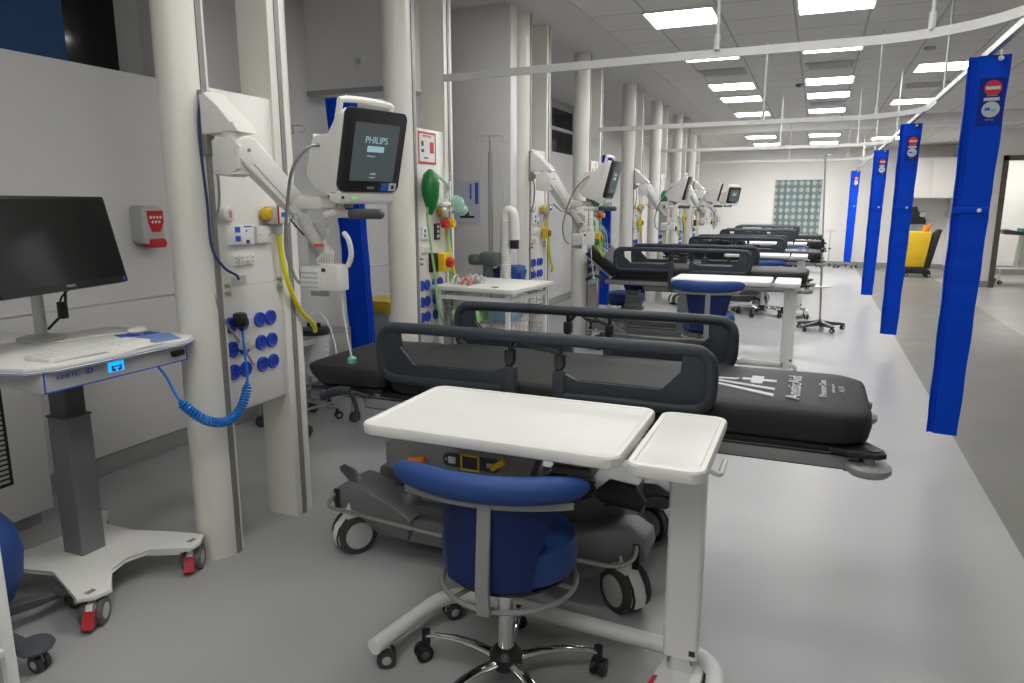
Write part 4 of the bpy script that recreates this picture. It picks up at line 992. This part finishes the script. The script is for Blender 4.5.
soft('packet', -2.10, 4.5, .645, .26, .3, .06, SOCK, 'royal blue packet in the middle basket of the white trolley', 'packet', 5)
s = S()
rnd = random.Random(5)
for k in range(14):
    x0, y0 = -2.27+rnd.random()*.14, 4.27+rnd.random()*.16; s.m = k % 4
    s.tube([(x0, y0, 1.07), (x0+rnd.random()*.06, y0+rnd.random()*.1-.05, 1.10+rnd.random()*.03), (x0+rnd.random()*.1-.03, y0+rnd.random()*.1, 1.042), (x0+.05, y0+.05, 1.076+rnd.random()*.04)], .008, 6, 5)
tag(s.build('tubing_bundle', [CLEAR, LGREY, CANI, mat('pink_tape', '#c98478', .5)]), 'tangle of clear tubing and leads on the white basket trolley top', 'tubing')
r = thing('humidifier_stand', 'drip stand with white hose and grey pump behind the white basket trolley', 'drip stand', (-2.40, 5.25, 0))
iv(r, 2.13)
s = S(); s.cyl((0, 0, 1.05), (0, 0, 2.0), .019, n=14); s.build('pole_sleeve', STEEL, r)
s = S(); pts = [(.12, .02, .95), (.12, .02, 1.2), (.12, .02, 1.45), (.13, .02, 1.53), (.16, .02, 1.545), (.19, .02, 1.50), (.2, .02, 1.32)]
s.tube(pts, .042, 12, 6)
for k in range(22): s.tube([(.12+.045*math.cos(a), .02+.045*math.sin(a), .97+k*.025) for a in [2*PI*j/14 for j in range(14)]], .004, 5, closed=True)
s.m = 1; s.cyl((.2, .02, 1.33), (.2, .02, 1.25), .035, n=12)
s.build('corrugated_hose', [WHITEP, BLACK], r)
s = S(); s.cbox(.02, -.06, 1.17, .16, .12, .11, .03); s.cbox(-.11, -.05, 1.16, .12, .09, .09, .03); s.cyl((.0, -.06, 1.12), (.0, -.06, .98), .04, n=14); s.build('pump', mat('dark_green_grey', '#55605c', .45), r)
s = S(); s.tube([(.06, 0, 2.08), (.09, .0, 1.9), (.11, .02, 1.62), (.12, .02, 1.54)], .003, 6, 5); s.build('cord', LGREY, r)
soft('blue_bag', -2.3, 5.4, 1.03, .24, .2, .14, BLUEU, 'dark blue fabric bag beside the white hose stand', 'bag', 9)
s = S(); s.box(-2.94, 5.652, 1.44, -2.68, 5.659, 1.80); s.m = 1; s.box(-2.78, 5.649, 1.64, -2.765, 5.652, 1.77); s.box(-2.73, 5.649, 1.6, -2.70, 5.652, 1.78); s.m = 2; s.box(-2.88, 5.649, 1.48, -2.74, 5.652, 1.50); s.box(-2.83, 5.649, 1.50, -2.79, 5.652, 1.53)
tag(s.build('wall_poster', [mat('poster_paper', '#b9bfc9', .5), INKB, INKK]), 'pale poster with blue bars behind the white basket trolley', 'poster')

# extra hanging leads and rack near second monitor
for i, (k, nm) in enumerate(((2, 'second'), (4, 'third'), (6, 'fourth'))):
    y = UY[k]
    r = thing('lead_bundle', 'bundle of coloured leads and green pouch hanging under the %s patient monitor' % nm, 'leads', (UX+.55, y+.42, 1.36))
    r.scale = (.7, 1, .62)
    for j, m_ in enumerate((YHOSE, GRNT, TEAL, INK, SOCK)):
        s = S(); s.tube([(0+.01*j, 0, .12), (.03+.03*j, .02, -.05), (.05+.02*j, .03*j, -.25), (.08+.015*j, .02, -.38+.03*j), (.02*j, 0, -.2)], .007, 6, 6); s.build('lead', m_, r)
    s = S(); s.cbox(-.02, 0, -.16, .11, .05, .10, .02); s.build('pouch', GREEN, r)
    r = thing('brochure_sign', 'small white notice card pinned above the gas fittings behind the %s patient monitor' % nm, 'notice', (UX+.01, UY[k+1]+.3, 1.95))
    s = S(); s.box(-.02, -.08, -.12, -.012+.004, .08, .12); s.m = 1; s.box(-.008, -.03, -.05, -.006, .01, .05); s.build('card', [WHITE, mat('pale_red', '#c98f86', .5)], r)
    r = thing('isolator_box', 'yellow and black switch box on the %s monitor column' % nm, 'switch', (UX, y+.50, 1.33))
    s = S(); s.cbox(.03, 0, 0, .06, .08, .10, .01); s.m = 1; s.cbox(.065, 0, 0, .02, .05, .06, .004); s.build('box', [YEL, BLACK], r)

# ------------------------------------------------------------------ far ward
r = thing('drip_stand', 'tall steel drip stand with heavy grey base in front of the patterned curtain', 'drip stand', (.14, 9.9, 0))
iv(r, 2.2, 'heavy')
r.rotation_euler = (0, -.045, 0)
s = S(); s.lathe([(.05, 0), (.13, .01), (.13, .02), (.05, .02)], (0, 0, .55), 20); s.build('tray', LGREY, r)
s = S(); s.cbox(0, 0, 1.02, .05, .05, .04, .008); s.build('clamp', BLACK, r)
for i, (x, y) in enumerate(((.35, 20.1), (.75, 20.15))):
    r = thing('drip_stand', ['steel drip stand base left of the farthest blue curtain', 'steel drip stand base under the farthest blue curtain'][i], 'drip stand', (x, y, 0)); iv(r, .95)
r = thing('cleaning_cart', 'yellow and black cleaning cart behind the second blue curtain', 'cleaning cart', (2.1, 18.3, 0))
s = S(); s.prism([(-.25, .08), (-.25, .22), (.2, .22), (.3, .14), (.3, .08)], 'y', -.25, .25, .02); s.prism([(.12, .2), (.28, .2), (.42, .95), (.45, 1.05), (.38, 1.05), (.30, .95)], 'y', -.2, .2, .02); s.build('frame', BLACK, r)
s = S(); s.prism([(-.27, .22), (.16, .22), (.26, 1.0), (-.24, 1.0)], 'y', -.22, .22, .03); s.build('bucket', YEL, r)
s = S(); s.cbox(.16, 0, 1.06, .12, .2, .16, .03); s.cyl((.1, 0, 1.0), (.24, 0, 1.16), .03); s.build('wringer', ORAN, r)
for x in (-.2, .24):
    for y in (-.2, .2): caster(r, x, y, .045, .024, .1, rz=.4)
r = thing('wall_cupboard', 'white wall cupboard above an alcove behind the second blue curtain', 'cupboard', (2.3, 19.9, 1.74))
s = S(); s.box(-.42, -.35, 0, .65, .68, .92, .006); s.build('body', WALL, r)
s = S(); s.box(-.41, -.357, .02, .11, -.35, .90, .003); s.build('door', WALL, r); s = S(); s.box(.12, -.357, .02, .64, -.35, .90, .003); s.build('door', WALL, r)
r = thing('paper_dispenser', 'dark hooded apron dispenser in the alcove below the wall cupboard', 'dispenser', (2.15, 20.2, 1.12))
s = S(); s.prism([(-.2, .0), (.3, .0), (.3, .12), (.16, .20), (.08, .42), (-.04, .40), (-.2, .14)], 'y', -.12, .2, .03); s.build('hood', BLACK, r); s = S(); s.lathe([(.05, 0), (.05, .02)], (.2, -.15, .22), 14, 'y'); s.box(.1, -.05, .0, .3, .1, .3, .02); s.build('roll', LGREY, r)
r = thing('worktop_trunking', 'grey socket trunking along the corridor wall', 'trunking', (2.94, 18.3, 1.35))
s = S(); s.box(-.05, -1.6, -.07, 0, 2.2, .07, .006); s.build('body', LGREY, r)
for k in range(5):
    s = S(); y = -1.3+k*.5; s.box(-.06, y, -.045, -.05, y+.15, .045, .003); s.m = 1; s.box(-.063, y+.04, -.02, -.06, y+.07, .02); s.build('socket_plate', [WHITE, BLACK], r)
r = thing('utility_trolley', 'chrome trolley with teal tray inside the room beyond the brown door frame', 'trolley', (3.85, 17.4, 0))
s = S()
for x, y in ((-.35, -.25), (.35, -.25), (-.35, .25), (.35, .25)): s.cyl((x, y, .08), (x, y, .3 if x < 0 else 1.05), .012, n=8)
s.box(-.36, -.26, .29, .36, .26, .31); s.box(.0, -.26, 1.02, .36, .26, 1.05); s.build('frame', CHROME, r)
s = S(); s.prism([(-.05, .34), (.34, .34), (.34, 1.02), (.0, 1.02)], 'y', -.22, .22, .01); s.build('linen_bag', mat('pale_linen', '#c3c8c0', .7), r)
s = S(); s.box(-.05, -.24, 1.05, .36, .24, 1.12, .01); s.build('tray', CYANT, r)
s = S(); s.prism([(-.34, 1.0), (.0, .98), (.0, 1.04), (-.30, 1.1), (-.38, 1.08)], 'y', -.2, .2, .008); s.build('arm_shelf', DGREY, r)
for x, y in ((-.35, -.25), (.35, -.25), (-.35, .25), (.35, .25)): caster(r, x, y, .04, .02, .09)

# ------------------------------------------------------------------ world, camera
w = bpy.data.worlds.new('ward_world'); sc.world = w; w.use_nodes = True
w.node_tree.nodes['Background'].inputs[0].default_value = (.012, .016, .03, 1); w.node_tree.nodes['Background'].inputs[1].default_value = .5
cam = bpy.data.cameras.new('camera'); co = bpy.data.objects.new('camera', cam); COL.objects.link(co)
F = 712.0; cam.sensor_width = 36; cam.lens = F/1024*36; cam.clip_start = .05; cam.clip_end = 100
pitch = math.atan(137.5/F); yaw = math.atan(306/math.hypot(F, 137.5))
co.location = (0, 0, 1.6); co.rotation_euler = (PI/2-pitch, 0, yaw)
sc.camera = co
sc.view_settings.view_transform = 'Standard'; sc.view_settings.look = 'None'; sc.view_settings.gamma = 1; sc.view_settings.use_curve_mapping = False
sc.view_settings.exposure = -.1
sc.cycles.max_bounces = 10; sc.cycles.diffuse_bounces = 6
